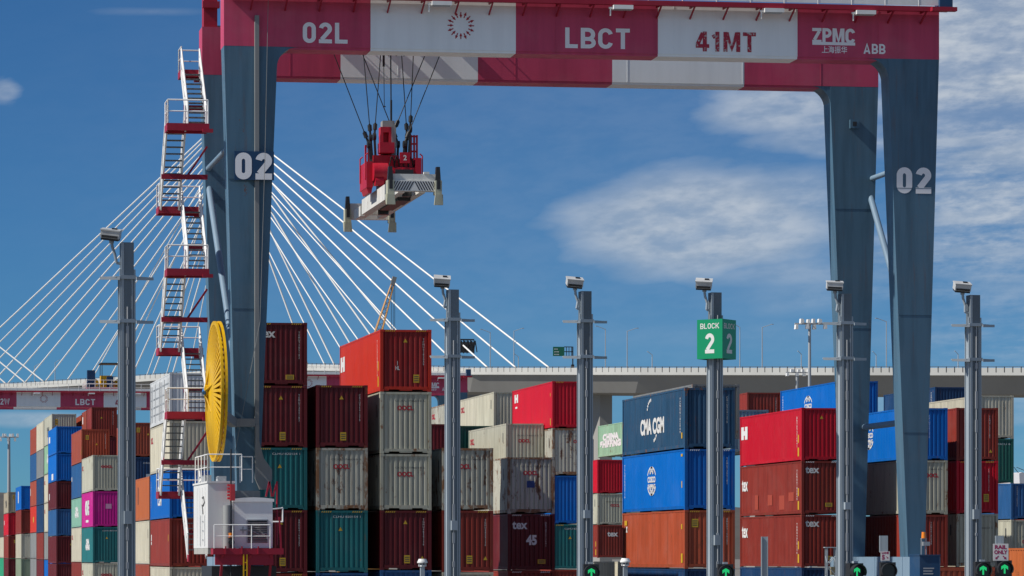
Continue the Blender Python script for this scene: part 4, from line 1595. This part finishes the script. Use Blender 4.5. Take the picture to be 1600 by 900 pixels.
# ropes: bearing pairs measured in the photo, at the depth of the headblock
rp = MB()
ZT = GZ1 + .4
for xa, ya, xb, yb, dy in ((520, 80, 576, 224, -.6), (565, 81, 622, 224, .5), (568, 85, 579, 214, -.3), (595, 82, 585, 212, .3),
                           (627.5, 85, 636, 212, .4), (646, 82, 641, 200, -.3), (665, 84, 615, 206, .5), (688, 84, 632, 224, -.6)):
    A_, B_ = atY(xa, ya, yc + dy), atY(xb, yb, yc + dy)
    A_ = B_ + (A_ - B_) * ((ZT - B_.z) / (A_.z - B_.z))
    o = Vector((sx, yc, sz))
    rp.tube(A_ - o, B_ - o, .022, 6)
    dr = (A_ - B_).normalized()
    rp.tube(B_ - o, B_ + dr * .6 - o, .055, 8)
    bl = B_ - o
    kx = MB()
    kx.tube(bl + Vector((-.07, 0, -.05)), bl + Vector((.07, 0, -.05)), .17, 14)
    kx.tube(bl + dr * .28, bl + dr * .55, .10, 8)
    kx.bar(bl, Vector((bl.x * .9, bl.y, hz + .9)), .10, .10)
    kx.tube(Vector((bl.x * .9 - .06, bl.y, hz + .95)), Vector((bl.x * .9 + .06, bl.y, hz + .95)), .15, 12)
    kx.build('rope_socket', M_dark, spr)
rp.build('hoist_rope', M_rope, spr)
fe = MB()
o = Vector((sx, yc, sz))
A_, B_ = atY(610, 90, yc), atY(611.2, 190, yc)
fe.tube(A_ - o + Vector((0, 0, 2.4)), B_ - o, .03, 6)
fe.tube(B_ - o + Vector((0, 0, .02)), B_ - o + Vector((0, 0, 1.0)), .05, 8)
A_, B_ = atY(598.5, 84, yc), atY(600.5, 166, yc)
fe.tube(A_ - o + Vector((0, 0, 2.4)), B_ - o, .016, 6)
fe.box((B_ - o).x - .06, (B_ - o).x + .06, -.05, .05, (B_ - o).z - .04, (B_ - o).z)
c0, c1_ = atY(598, 83, yc) - o, atY(601, 104, yc) - o
fe.box(c0.x, c1_.x, -.05, .05, c1_.z, c0.z + 2.3)
c0, c1_ = atY(603, 82, yc) - o, atY(632, 97, yc) - o
for k in range(7):
    fe.tube((c0.x + .1 + k * .12, -.2, c1_.z + .3 + .05 * (k % 3)), (c0.x + .16 + k * .12, .2, c0.z - .03), .06, 8)
fe.box(c0.x + .05, c1_.x - .05, -.1, .1, c0.z - .1, c0.z + .1)
fe.build('festoon_cable', M_rope, spr)

# ------------------------------------------------------------------ steel poles of the truck lanes
G_PO = 'steel camera poles along the truck lanes'


def pole(x, ytop, d, label, arms, head):
    b = at(x, PY, d)
    sc = d / 112.0
    zt = EYE + (PY - ytop) / FOC * d
    root = thing('lane_pole', label, 'pole', (b.x, b.y, 0), R(4), G_PO)
    hw = .185
    c = MB()
    c.box(-hw, hw, -hw, hw, .05, zt)
    c.box(-.35, .35, -.35, .35, 0, .05)
    c.build('column', M_galvd, root)
    s = MB()
    zs = zt - 1.05
    for q in (-1, 1):
        for yy in (-.17, .15):
            x0, x1 = sorted((q * (hw + .001), q * (hw + .055)))
            s.box(x0, x1, yy, yy + .03, .06, zs + (.25 if yy < 0 else 0))
        x0, x1 = sorted((q * (hw + .001), q * (hw + .018)))
        s.box(x0, x1, -.139, .149, .06, zs)
    s.box(-hw - .01, -hw + .07, -hw - .022, -hw - .001, .06, zt - .02)
    s.box(hw - .07, hw - .035, -hw - .022, -hw - .001, .06, zs)
    s.build('channel', M_galv, root)
    for ya in arms:
        za = EYE + (PY - ya) / FOC * d
        for q in (-1, 1):
            a = MB()
            pts = [(q * (hw + .057), -.27), (q * .36, -.24), (q * .80, .02), (q * .80, .08), (q * .36, .22), (q * (hw + .057), .27)]
            if q > 0:
                pts = pts[::-1]
            a.prism(pts[::-1], za - .018, za + .018, axis='z')
            a.bar((q * (hw + .06), -.27, za - .045), (q * .80, .0, za - .02), .03, .09)
            a.build('cross_arm', M_galv, root)
        k = MB()
        k.box(-hw - .056, hw + .056, -hw - .075, -hw - .024, za - .055, za + .055)
        k.build('clamp', M_galv, root)
    rq = random.Random(int(x))
    cd = MB()
    cx_ = hw + .02 + rq.uniform(-.1, .0)
    cd.tube((cx_ - .12, -hw - .03, .1), (cx_ - .12, -hw - .03, zt - rq.uniform(.7, 2.4)), .022, 8)
    for zz in range(2, 11):
        cd.box(cx_ - .16, cx_ - .08, -hw - .056, -hw - .001, zz + rq.uniform(-.3, .3), zz + .34)
    cd.build('conduit', M_lamp, root)
    zb_ = rq.uniform(3.4, 5.6)
    MB().box(-.12, .10, -hw - .16, -hw - .024, zb_, zb_ + rq.uniform(.22, .4)).build('junction_box', M_galv, root)
    # lamp head on a bent tube
    hx, hy = head
    hxm = (hx - x) / FOC * d
    hz_ = EYE + (PY - hy) / FOC * d
    t = MB()
    t.path([(-hw, 0, zt - .62), (-hw - .12, 0, zt - .60), (hxm + .12, 0, zt - .36), (hxm + .04, 0, zt - .12), (hxm + .02, 0, hz_ - .20)], .045, 10)
    t.tube((hxm + .02, 0, hz_ - .26), (hxm + .02, 0, hz_ - .1), .075, 10)
    t.build('bracket', M_galv, root)
    hd = thing_part('camera_head', root)
    hd.location = (hxm, 0, hz_)
    hd.rotation_euler = (R(15 + (x * 7 % 11) - 5), R(5 + (x * 3 % 5) - 2), R(-16 + (x * 13 % 17) - 8))
    hd.scale = (.9, .9, .95)
    m = MB()
    m.box(-.31, .31, -.26, .26, -.10, .13)
    m.box(-.33, .33, -.28, .28, .131, .17)
    m.build('housing', paint('housing_grey_white', (.55, .56, .56), .5, streak=.25), hd)
    MB().box(-.29, .29, -.24, .24, -.17, -.101).box(-.27, .27, -.275, -.261, -.085, -.01).build('lens_panel', M_dark, hd)
    MB().box(.02, .19, -.05, .08, .171, .21).build('sensor', M_dark, hd)
    return root


pole(198, 379.5, 95, 'tallest and nearest grey steel pole, standing alone left of the stairs', (434, 502), (173, 367))
pole(707, 453, 112, 'grey steel pole just right of the bright red container', (499.5, 557), (690, 440))
pole(914, 455.5, 112.3, 'grey steel pole in front of the crimson and rusty OOCL containers', (502, 557.5), (897, 442))
p4 = pole(1117, 457.5, 112.6, 'grey steel pole carrying the green BLOCK 2 sign', (), (1099, 444.5))
pole(1320, 459.5, 112.9, 'grey steel pole overlapping the rear right crane leg', (505, 560), (1303, 447))
pole(1520.5, 461.5, 113.2, 'rightmost grey steel pole, beside the RAIL ONLY sign', (508, 562), (1502, 449))

# green block sign on the fourth pole
b = at(1117, PY, 112.6)
z0, z1 = EYE + (PY - 561) / FOC * 112.4, EYE + (PY - 499.5) / FOC * 112.4
sg = thing('block_sign', 'green two faced box sign reading BLOCK 2 on a steel pole', 'sign', (b.x + .06, b.y, z0), R(-44))
hs = .50
m = MB()
m.box(-hs, hs, -hs, -hs + .02, 0, z1 - z0)
m.box(hs - .02, hs, -hs + .021, hs, 0, z1 - z0)
m.box(-hs, hs - .021, hs - .02, hs, 0, z1 - z0)
m.box(-hs, -hs + .02, -hs + .021, hs - .021, 0, z1 - z0)
m.build('panel', flat('sign_green', (.0, .27, .115), .35), sg)
k = MB()
H_ = z1 - z0
for o_, xd_, body, z_, h_, w_, t_ in (((0, -hs - .003), (1, 0, 0), 'BLOCK', .83, .19, .74, .15), ((0, -hs - .003), (1, 0, 0), '2', .39, .70, .36, .19),
                                      ((hs + .003, 0), (0, 1, 0), 'BLOCK', .83, .19, .78, .15), ((hs + .003, 0), (0, 1, 0), '2', .39, .70, .40, .19)):
    k = MB()
    caps(k, body, (o_[0], o_[1], H_ * z_), h_, w_, t_, .13, xd_)
    k.build('lettering', M_letw, sg, recalc=False)

# ------------------------------------------------------------------ lane signals, signs and small posts
M_led = flat('green_signal', (.02, .75, .22), .4, 0, .55)
G_SI = 'lane signal lights with green arrows'


def signal(x, y, d, lit, label, lens=.24, rot=0.0):
    b = at(x, y, d)
    r = thing('lane_signal', label, 'traffic signal', (b.x, b.y, b.z), R(-7 + rot), G_SI if lit else None)
    m = MB()
    m.box(-.26, .26, 0, .30, -.30, .30)
    m.box(-.04, .04, .10, .18, -b.z, -.301)
    m.build('housing', M_dark, r)
    v = MB()
    n = 18
    vs, fs = [], []
    for i in range(n + 1):
        a = R(-30 + 240 * i / n)
        for rr, yy in ((lens + .03, -.24), (lens + .03, 0), (lens + .018, 0), (lens + .018, -.24)):
            vs.append((math.cos(a) * rr, yy, math.sin(a) * rr))
    for i in range(n):
        for q in range(4):
            fs.append((i * 4 + q, (i + 1) * 4 + q, (i + 1) * 4 + (q + 1) % 4, i * 4 + (q + 1) % 4))
    v.add(vs, fs)
    v.build('visor', M_dark, r)
    c = MB()
    c.tube((0, -.02, 0), (0, .0, 0), lens, 20)
    c.build('lens', M_glass, r)
    if lit:
        a = MB()
        yv = -.026
        L_ = lens * .66
        a.add([(-.03, yv, -L_), (.03, yv, -L_), (.03, yv, L_ * .5), (-.03, yv, L_ * .5)], [(0, 1, 2, 3)])
        for s in (-1, 1):
            a.add([(0, yv - .002, L_), (0, yv - .002, L_ - .09), (s * L_ * .75, yv - .002, .01 - .04), (s * L_ * .75, yv - .002, .09)], [(0, 1, 2, 3)])
        a.build('arrow', M_led, r, recalc=False)
    tp = MB()
    tp.box(-.08, .08, .05, .2, .301, .37)
    tp.build('bracket', M_galv, r)
    return r


signal(924, 895, 110, True, 'green arrow signal at the foot of the third pole')
signal(1134, 895, 110.5, True, 'green arrow signal at the foot of the BLOCK 2 pole')
signal(1338.5, 893.5, 111, True, 'green arrow signal at the foot of the fifth pole', rot=18)
signal(1536, 891, 111, True, 'green arrow signal touching the last pole')
signal(1569.5, 889, 111, True, 'green arrow signal right under the RAIL ONLY sign')
signal(1388, 892, 111, False, 'unlit round signal under the LANE 5 sign')


def sign(x0, x1, y0, y1, d, rows, label, post_x, post_top, arrows):
    xm = (x0 + x1) / 2
    b = at(xm, y1, d)
    wdt, hgt = (x1 - x0) / FOC * d, (y1 - y0) / FOC * d
    r = thing('lane_sign', label, 'sign', (b.x, b.y, 0), R(-7))
    m = MB()
    m.box(-wdt / 2, wdt / 2, -.02, 0, b.z, b.z + hgt)
    P_ = m.build('panel', flat('sign_white', (.62, .60, .60), .5), r)
    k = MB()
    for body, fz, fh, fw, fx in rows:
        letter(k, body, (fx * wdt, -.024, b.z + hgt * fz), (1, 0, 0), hgt * fh, wdt * fw, .05)
    for ax, az, s in arrows:
        q = wdt * .16
        o = Vector((ax * wdt, -.024, b.z + hgt * az))
        dv = Vector((s * .7, 0, -.7))
        nv = Vector((.7, 0, s * .7))
        k.add([o - dv * q + nv * q * .22, o - dv * q - nv * q * .22, o + dv * q * .2 - nv * q * .22, o + dv * q * .2 + nv * q * .22], [(0, 1, 2, 3)])
        k.add([o + dv * q, o + dv * q * .1 + nv * q * .65, o + dv * q * .1 - nv * q * .65], [(0, 1, 2)])
    k.build('lettering', flat('sign_maroon', (.30, .015, .09), .5), P_, recalc=False)
    px_ = (post_x - xm) / FOC * d
    zt = EYE + (PY - post_top) / FOC * d
    p_ = MB()
    p_.box(px_ - .075, px_ + .075, .003, .05, 0, zt)
    for q in (-1, 1):
        p_.box(px_ + q * .11 - .03, px_ + q * .11 + .03, .003, .10, b.z + hgt * .9, zt)
    p_.build('post', M_galv, r)
    return r


sign(1376, 1390, 861.5, 876, 111, [('LANE', .84, .24, .8, 0), ('5', .36, .52, .32, -.22)], 'small white LANE 5 sign with maroon lettering on a short post', 1381, 837, [(.22, .34, 1)])
sign(1551.5, 1575.5, 849.5, 876, 111, [('RAIL', .80, .24, .78, 0), ('ONLY', .50, .24, .86, 0)], 'white RAIL ONLY sign with two maroon arrows on a short post', 1562, 837, [(-.25, .18, -1), (.25, .18, 1)])


def short_post(x, ytop, d, label, wpx):
    b = at(x, PY, d)
    zt = EYE + (PY - ytop) / FOC * d
    hw = wpx / 2 / FOC * d
    r = thing('short_post', label, 'post', (b.x, b.y, 0), R(-7))
    c = MB()
    c.box(-hw, hw, -.02, .02, 0, zt)
    for q in (-1, 1):
        c.box(q * hw - .012, q * hw + .012, -.07, .07, 0, zt)
    c.build('section', M_galv, r)
    MB().box(-hw - .05, hw + .05, -.1, .1, 0, .03).build('base_plate', M_galvd, r)
    return r


short_post(1194.5, 838.5, 111, 'short open steel post in front of the red tex containers', 9)


def dome_post(x, y, d, label):
    b = at(x, PY, d)
    zt = EYE + (PY - y) / FOC * d
    r = thing('dome_post', label, 'camera post', (b.x, b.y, 0), 0, 'white dome topped posts at the lane ends')
    MB().box(-.07, .07, -.07, .07, 0, zt - .16).build('post', M_galv, r)
    m = MB()
    m.tube((0, 0, zt - .03), (0, 0, zt + .06), .17, 16, r2=.13)
    m.tube((0, 0, zt - .08), (0, 0, zt - .031), .18, 16)
    m.build('cap', M_white, r)
    k = MB()
    for i in range(7):
        a = 2 * math.pi * i / 7
        k.box(math.cos(a) * .12 - .02, math.cos(a) * .12 + .02, math.sin(a) * .12 - .02, math.sin(a) * .12 + .02, zt - .19, zt - .081)
    k.build('cage', M_lamp, r)
    MB().tube((0, 0, zt - .2), (0, 0, zt - .16), .13, 14).build('collar', M_white, r)


dome_post(660, 876, 110, 'white dome topped post in front of the maroon container left of the second pole')
dome_post(977, 875, 110, 'white dome topped post below the salmon orange container')

# lattice post
b = at(1298, PY, 118)
lt = thing('lattice_post', 'short galvanised lattice post left of the fifth pole', 'lattice post', (b.x, b.y, 0), R(-7))
zt = EYE + (PY - 856) / FOC * 118
m = MB()
for x in (-.16, .16):
    for y in (-.16, .16):
        m.box(x - .022, x + .022, y - .022, y + .022, 0, zt)
z = .3
s = 1
while z < zt - .3:
    for y in (-.16, .16):
        m.tube((-.16 * s, y, z), (.16 * s, y, z + .36), .014, 6)
    for x in (-.16, .16):
        m.tube((x, -.16 * s, z), (x, .16 * s, z + .36), .014, 6)
    z += .36
    s = -s
m.build('frame', M_galv, lt)
MB().box(-.24, .24, -.2, .2, zt, zt + .03).build('top_plate', M_galv, lt)
MB().box(.0, .14, -.1, .1, zt - 1.0, zt - .7).build('siren', flat('siren_tan', (.35, .28, .16), .5), lt)

# truck borne containers at the right bottom edge
b = at(1446, PY, 158)
L = 12.19
tr = thing('flat_container', 'salmon container lying crosswise behind the right signals, only its top showing', 'container', (b.x, b.y, 0))
m = MB()
zt = EYE - 17 / FOC * 158
m.box(0, L, .05, 2.4, .25, zt - .05)
m.box(0, L, 0, .049, zt - .16, zt)
m.box(0, L, 0, .049, .1, .3)
m.box(0, L, 2.401, 2.44, zt - .16, zt)
m.build('body', cpaint('salmon'), tr)
k = MB()
x = .3
while x < L - .3:
    k.box(x, x + .12, .004, .0489, .301, zt - .161)
    x += .28
k.build('side_ribs', cpaint('salmon'), tr)
b = at(1760, PY, 118)
c = container((b.x, b.y, EYE + 15 / FOC * 118 - 2.59), 12.19, 2.59, 'orange', None, None, 'vivid orange container cut off by the bottom right corner', 'truck borne containers', 118)
ch = thing('truck_trailer', 'low trailer carrying the vivid orange container at the bottom right corner', 'trailer', (b.x, b.y, 0))
m = MB()
m.box(.8, 1.0, .3, 11.9, .85, EYE + 15 / FOC * 118 - 2.595)
m.box(1.44, 1.64, .3, 11.9, .85, EYE + 15 / FOC * 118 - 2.595)
for y in (.3, 3.5, 7, 11.6):
    m.box(0.05, 2.39, y, y + .2, 1.0, EYE + 15 / FOC * 118 - 2.595)
m.build('chassis', M_dark, ch)
for y in (1.0, 2.3):
    for x in (.0, 2.04):
        MB().tube((x, y, .52), (x + .4, y, .52), .52, 20).build('wheel', M_black, ch)

# ------------------------------------------------------------------ cable stayed bridge
DK = [(-900, 611, 1160), (-400, 606.5, 1120), (0, 600, 1080), (140, 592, 1050), (250, 584.5, 1030), (357, 576.5, 1000), (480, 569, 980), (600, 571, 950), (740, 574.5, 920), (1000, 574.5, 880), (1300, 574.5, 850), (1700, 574.5, 820), (2300, 575, 790)]


def deck_at(x):
    for a, b in zip(DK[:-1], DK[1:]):
        if a[0] <= x <= b[0]:
            t = (x - a[0]) / (b[0] - a[0])
            return a[1] + (b[1] - a[1]) * t, a[2] + (b[2] - a[2]) * t


br = thing('cable_stayed_bridge', 'long cable stayed bridge with white fan of stays crossing far behind the containers', 'bridge', at(357, PY, 1000).xy.to_3d())
BO = br.location.copy()
pts = [at(*q) - BO for q in DK]
WB = 26.0


def strip(mb, y0, y1, z0, z1, sel=None, mat=0):
    for a, b in zip(pts[:-1], pts[1:]):
        mb.hexa([(a.x, a.y + y0, a.z + z0), (b.x, b.y + y0, b.z + z0), (b.x, b.y + y1, b.z + z0), (a.x, a.y + y1, a.z + z0)],
                [(a.x, a.y + y0, a.z + z1), (b.x, b.y + y0, b.z + z1), (b.x, b.y + y1, b.z + z1), (a.x, a.y + y1, a.z + z1)], mat)


m = MB()
strip(m, 0, WB, -2.1, -.3)
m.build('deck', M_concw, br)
m = MB()
for a, b, ia in [(pts[i], pts[i + 1], i) for i in range(len(pts) - 1)]:
    if DK[ia][0] >= 600:
        d0 = 4.6
        m.hexa([(a.x, a.y + 5.2, a.z - 2.101 - d0), (b.x, b.y + 5.2, b.z - 2.101 - d0), (b.x, b.y + WB - 5, b.z - 2.101 - d0), (a.x, a.y + WB - 5, a.z - 2.101 - d0)],
               [(a.x, a.y + .6, a.z - 2.101), (b.x, b.y + .6, b.z - 2.101), (b.x, b.y + WB - .6, b.z - 2.101), (a.x, a.y + WB - .6, a.z - 2.101)])
    else:
        m.hexa([(a.x, a.y + 3.2, a.z - 3.6), (b.x, b.y + 3.2, b.z - 3.6), (b.x, b.y + WB - 3, b.z - 3.6), (a.x, a.y + WB - 3, a.z - 3.6)],
               [(a.x, a.y + .6, a.z - 2.101), (b.x, b.y + .6, b.z - 2.101), (b.x, b.y + WB - .6, b.z - 2.101), (a.x, a.y + WB - .6, a.z - 2.101)])
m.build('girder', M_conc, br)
m = MB()
strip(m, -.35, -.01, -2.0, -.05)
strip(m, WB + .01, WB + .35, -2.0, -.05)
m.build('parapet', M_concw, br)
m = MB()
for a, b in zip(pts[:-1], pts[1:]):
    n = max(1, int((b - a).length / 2.1))
    for i in range(n):
        p = a + (b - a) * (i / n)
        m.box(p.x, p.x + .26, p.y - .5, p.y - .36, p.z - 1.2, p.z + .25)
strip(m, -.3, -.15, .18, .30)
strip(m, WB + .1, WB + .25, .18, .30)
m.build('railing', flat('rail_dark', (.10, .10, .10), .6), br)
# pylons
for x, y, d in ((357, 160, 1000), (-420, 196, 1120)):
    a = at(x, PY, d) - BO
    zt = EYE + (PY - y) / FOC * d
    mm = MB()
    n = 8
    r0, r1 = 3.0, 1.7
    vs = []
    for z, r in ((0, r0), (zt, r1)):
        for i in range(n):
            t = 2 * math.pi * (i + .5) / n
            vs.append((a.x + math.cos(t) * r, a.y + WB / 2 + math.sin(t) * r, z))
    mm.add(vs, [(i, (i + 1) % n, n + (i + 1) % n, n + i) for i in range(n)] + [tuple(range(n, 2 * n))])
    mm.build('pylon', M_concw, br)


def stay(xd, y0, far, r, pyl=(357, 1000)):
    yd, dd = deck_at(xd)
    a = at(pyl[0], y0, pyl[1]) - BO + Vector((0, WB / 2, 0))
    b = at(xd, yd, dd) - BO + Vector((0, WB - 1 if far else .8, 0))
    # keep the measured bearings after the shift across the deck
    dy = (dd + (WB if far else 0)) / dd
    b = at(xd, yd + (1.5 if far else 0), dd * (1 + ((WB - 1) / dd if far else .0))) - BO
    a = at(pyl[0], y0, pyl[1] + WB / 2) - BO
    MB().tube(a, b, r, 6).build('stay_cable', M_cable, br)


for xd, y0 in ((858, 188), (806, 196), (762, 206), (718, 219), (671, 226), (633, 241), (588, 247), (548, 256), (507, 265)):
    stay(xd, y0, False, .27 if xd > 700 else .20)
for xd, y0 in ((661, 203), (614, 211), (568, 219), (523, 225), (481, 233)):
    stay(xd, y0, True, .27)
for xd, y0 in ((-40, 188), (-14, 196), (12, 206), (39, 216), (71, 225), (105, 235), (137, 240), (172, 247), (206, 255), (239, 272), (270, 285), (-68, 182), (-96, 178)):
    stay(xd, y0, False, .22)
for xd, y0 in ((143, 214), (187, 222), (229, 232), (260, 252), (295, 270)):
    stay(xd, y0, True, .17)
for xd, y0 in ((68, 212), (39, 222), (9, 232), (-22, 240), (-60, 250)):
    stay(xd, y0, False, .25, (-420, 1120))
# piers
G_PI = None
for xa, xb, d in ((938, 958, 900), (1180.5, 1203, 890), (1640, 1662, 850), (735, 752, 945)):
    a, b = at(xa, PY, d) - BO, at(xb, PY, d) - BO
    yd, dd = deck_at(xa)
    zt = EYE + (PY - yd) / FOC * dd - 6.5
    mm = MB()
    y0 = a.y + .7
    mm.box(a.x, b.x, y0, y0 + 8.4, 0, zt + .4)
    mm.build('pier', M_conc, br)

# street lamps on the bridge
G_BL = 'street lamps along the bridge deck'


def bridge_lamp(x, ytop, side, label, far=False, ln=17):
    yd, dd = deck_at(x)
    dd = dd + (20 if far else 1.5)
    b = at(x, yd, dd)
    zt = EYE + (PY - ytop) / FOC * dd - b.z
    r = thing('bridge_lamp', label, 'street lamp', b, 0, G_BL)
    m = MB()
    m.tube((0, 0, -.3), (0, 0, zt), .14, 6, r2=.10)
    m.build('mast', M_lamp, r)
    w_ = ln / FOC * dd * side
    a = MB()
    a.tube((0, 0, zt - .1), (w_ * .8, 0, zt + .75), .08, 6)
    a.build('arm', M_lamp, r)
    x0, x1 = sorted((w_ * .8, w_))
    MB().box(x0, x1, -.2, .2, zt + .68, zt + .86).build('lamp_head', M_lamp, r)


BL = [(766, 519, -1, 'just right of the second pole', False, 16), (803, 517, 1, 'near the foot of the longest stay cable', False, 16), (946, 514, -1, 'just right of the third pole', False, 16),
      (980, 517, 1, 'second right of the third pole', False, 18), (1156, 511, -1, 'right behind the BLOCK 2 sign', False, 10), (1191, 511, 1, 'first one right of the BLOCK 2 sign', False, 18),
      (1385, 502, -1, 'half hidden by the right crane legs', False, 18), (810, 557, -1, 'short and faint, left of the green road sign', True, 8), (1019, 554, -1, 'short and faint, above the CMA CGM container', True, 8),
      (1252, 553, -1, 'short and faint, beside the floodlight mast', True, 6), (1369, 554, -1, 'short and faint, between the right crane legs', True, 6), (1497, 553, -1, 'short and faint, left of the last pole', True, 6),
      (86, 566, 1, 'faint, among the stay cables at far left', True, 8), (54, 572, 1, 'faintest, where the stay cables cross at left', True, 8)]
for x, yt, sd, lab, far, ln in BL:
    bridge_lamp(x, yt, sd, 'thin grey street lamp on the bridge, ' + lab, far, ln)

# road signs over the bridge
yd, dd = deck_at(880)
b = at(880, yd, dd + 3)
sgn = thing('road_sign', 'green overhead road sign on the bridge left of the third pole', 'road sign', b)
q = (dd + 3) / FOC
m = MB()
m.box(-16.5 * q, 1.5 * q, -.3, -.1, 18 * q, 32.5 * q)
m.build('panel', flat('road_sign_green', (.01, .15, .08), .5), sgn)
m = MB()
m.box(14.5 * q, 16 * q, -.2, .2, -1, 33 * q)
for z in (18, 25, 32.5):
    m.box(1.6 * q, 14.4 * q, -.1, .1, z * q - .12, z * q + .12)
for x in (5, 9, 13):
    m.box(x * q - .08, x * q + .08, -.3, -.101, 18 * q, 32 * q)
m.box(13 * q, 17 * q, -.5, .5, 0, 5 * q)
m.build('frame', M_dark, sgn)
for i, wd in enumerate((7, 9, 8)):
    k = MB()
    for c_ in range(wd // 2):
        x0 = (-14.5 + c_ * 2) * q
        k.box(x0, x0 + 1.3 * q, -.33, -.31, (28 - 4.2 * i) * q, (29.6 - 4.2 * i) * q)
    k.build('lettering', M_letw, sgn)
yd, dd = deck_at(730)
b = at(730, yd, dd + 3)
sgn = thing('sign_gantry', 'dark lattice back of an overhead road sign on the bridge behind the second pole', 'sign gantry', b)
q = (dd + 3) / FOC
m = MB()
m.box(-34 * q, 10.5 * q, .3, .45, 24 * q, 40 * q)
m.build('panel', flat('sign_back', (.16, .165, .17), .6), sgn)
m = MB()
for i in range(9):
    x = (-34 + i * 5.5) * q
    m.tube((x, -.1, 24 * q), (x + 2.7 * q, -.1, 42 * q), .16, 5)
    m.tube((x + 5.4 * q, -.1, 24 * q), (x + 2.7 * q, -.1, 42 * q), .16, 5)
    m.box(x, x + .25, -.25, .1, 22 * q, 43 * q)
for z in (23, 42.5):
    m.box(-35 * q, 11 * q, -.3, .1, z * q, z * q + .4)
m.box(-36 * q, -34.5 * q, -.3, .3, -1, 44 * q)
m.build('truss', M_dark, sgn)

# ------------------------------------------------------------------ floodlight masts
G_FM = 'floodlight masts in the yard'


def mast(x, y, d, wpx, n, label):
    b = at(x, PY, d)
    q = d / FOC
    zt = EYE + (PY - y) * q
    r = thing('floodlight_mast', label, 'light mast', (b.x, b.y, 0), 0, G_FM)
    MB().tube((0, 0, 0), (0, 0, zt), .30 * d / 400, 10, r2=.17 * d / 400).build('mast', M_lamp, r)
    m = MB()
    m.box(-wpx / 2 * q, wpx / 2 * q, -.1, .1, zt - .1, zt + .1)
    m.tube((-wpx * .35 * q, -1.2, zt), (wpx * .35 * q, -1.2, zt), .06, 6)
    m.tube((0, -1.2, zt), (0, .1, zt), .06, 6)
    m.build('crossbar', M_lamp, r)
    for i in range(n):
        xx = (-.5 + (i + .5) / n) * wpx * q
        yy = -.9 if i % 2 else .0
        zz = zt + (.28 if i % 3 else -.42)
        w_ = wpx / n * .36 * q
        l = MB()
        l.prism([(xx - w_, zz + .3), (xx + w_, zz + .3), (xx + w_ * 1.3, zz - .3), (xx - w_ * 1.3, zz - .3)][::-1], yy - .4, yy + .3)
        l.build('floodlight', M_white, r)


mast(1265, 506, 420, 48, 10, 'tall floodlight mast with ten lamps left of the rear right crane leg')
mast(1245.5, 582, 640, 36, 8, 'smaller distant floodlight mast in front of the bridge girder')
mast(14, 683, 560, 30, 8, 'thin floodlight mast at the far left edge')

# ------------------------------------------------------------------ yellow lattice crane far behind
b0 = at(567, PY, 700)
lc = thing('lattice_boom_crane', 'far yellow lattice crane boom rising behind the bright red container', 'crane', (b0.x, b0.y, 0))
q = 700 / FOC
foot = Vector((0, 0, EYE + (PY - 600) * q))
tip = Vector((49 * q, 0, EYE + (PY - 437) * q))
m = MB()
n = 20
ax = (tip - foot).normalized()
sd = Vector((ax.z, 0, -ax.x))
prev = None
for i in range(n + 1):
    t = i / n
    p = foot + (tip - foot) * t
    hw = (13.0 * (1 - t) ** .7 + 2.0) * q * .5 * min(1, .25 + t * 3)
    cor = [p + sd * (hw * a) + Vector((0, hw * b_, 0)) for a, b_ in ((-1, -1), (1, -1), (1, 1), (-1, 1))]
    if prev:
        for k in range(4):
            m.tube(prev[k], cor[k], .14, 5)
            m.tube(prev[k], cor[(k + 1) % 4], .06, 4)
    prev = cor
m.build('boom', flat('boom_yellow', (.50, .24, .05), .5), lc)
m = MB()
m.bar(tip - ax * 8 * q, tip + ax * 5 * q, .9, .9)
m.build('boom_head', M_steel, lc)
m = MB()
for dx in (-4, -1, 1.5):
    m.tube(tip + Vector((dx * q, 0, 0)), tip + Vector((dx * q, 0, -95 * q)), .07, 4)
m.build('hoist_line', M_dark, lc)
m = MB()
m.box(-4, 4, -3, 3, 1.2, 5)
m.box(-5, 5, -4.2, -2.8, 0, 1.4)
m.box(-5, 5, 2.8, 4.2, 0, 1.4)
for a in (-1, 1):
    m.bar((0, a, 5), (foot.x, a, foot.z), 1.0, 1.0)
m.build('carrier', flat('boom_yellow', (.50, .24, .05), .5), lc)

# ------------------------------------------------------------------ ship's bow showing at the right edge
b0 = at(1596, PY, 520)
sh = thing('moored_ship', 'white over red hull just showing at the right edge beside the blue container', 'ship', (b0.x, b0.y, 0))
q = 520 / FOC
m = MB()
prof = [(-8, 138), (-3, 140), (12, 133), (60, 134), (60, 118), (-7, 118)]
m.prism([(x * q, EYE + (z - 8) * q) for x, z in prof][::-1], -1.2, 10)
H_ = m.build('upper_hull', flat('hull_white', (.62, .62, .64), .5), sh)
m = MB()
m.prism([(x * q, EYE + (z - 8) * q) for x, z in [(-7, 117.9), (60, 117.9), (60, -20), (9, -20), (6, 60), (-2, 100), (-6, 110)]][::-1], -1.2, 10)
m.build('hull', flat('hull_red', (.55, .06, .05), .5), sh)
m = MB()
m.tube((-5 * q, 0, EYE + 131 * q), (-12 * q, 0, EYE + 140 * q), .05, 5)
m.tube((-8 * q, 0, EYE + 140 * q), (12 * q, 0, EYE + 132 * q), .05, 5)
m.build('mooring_line', M_dark, sh)
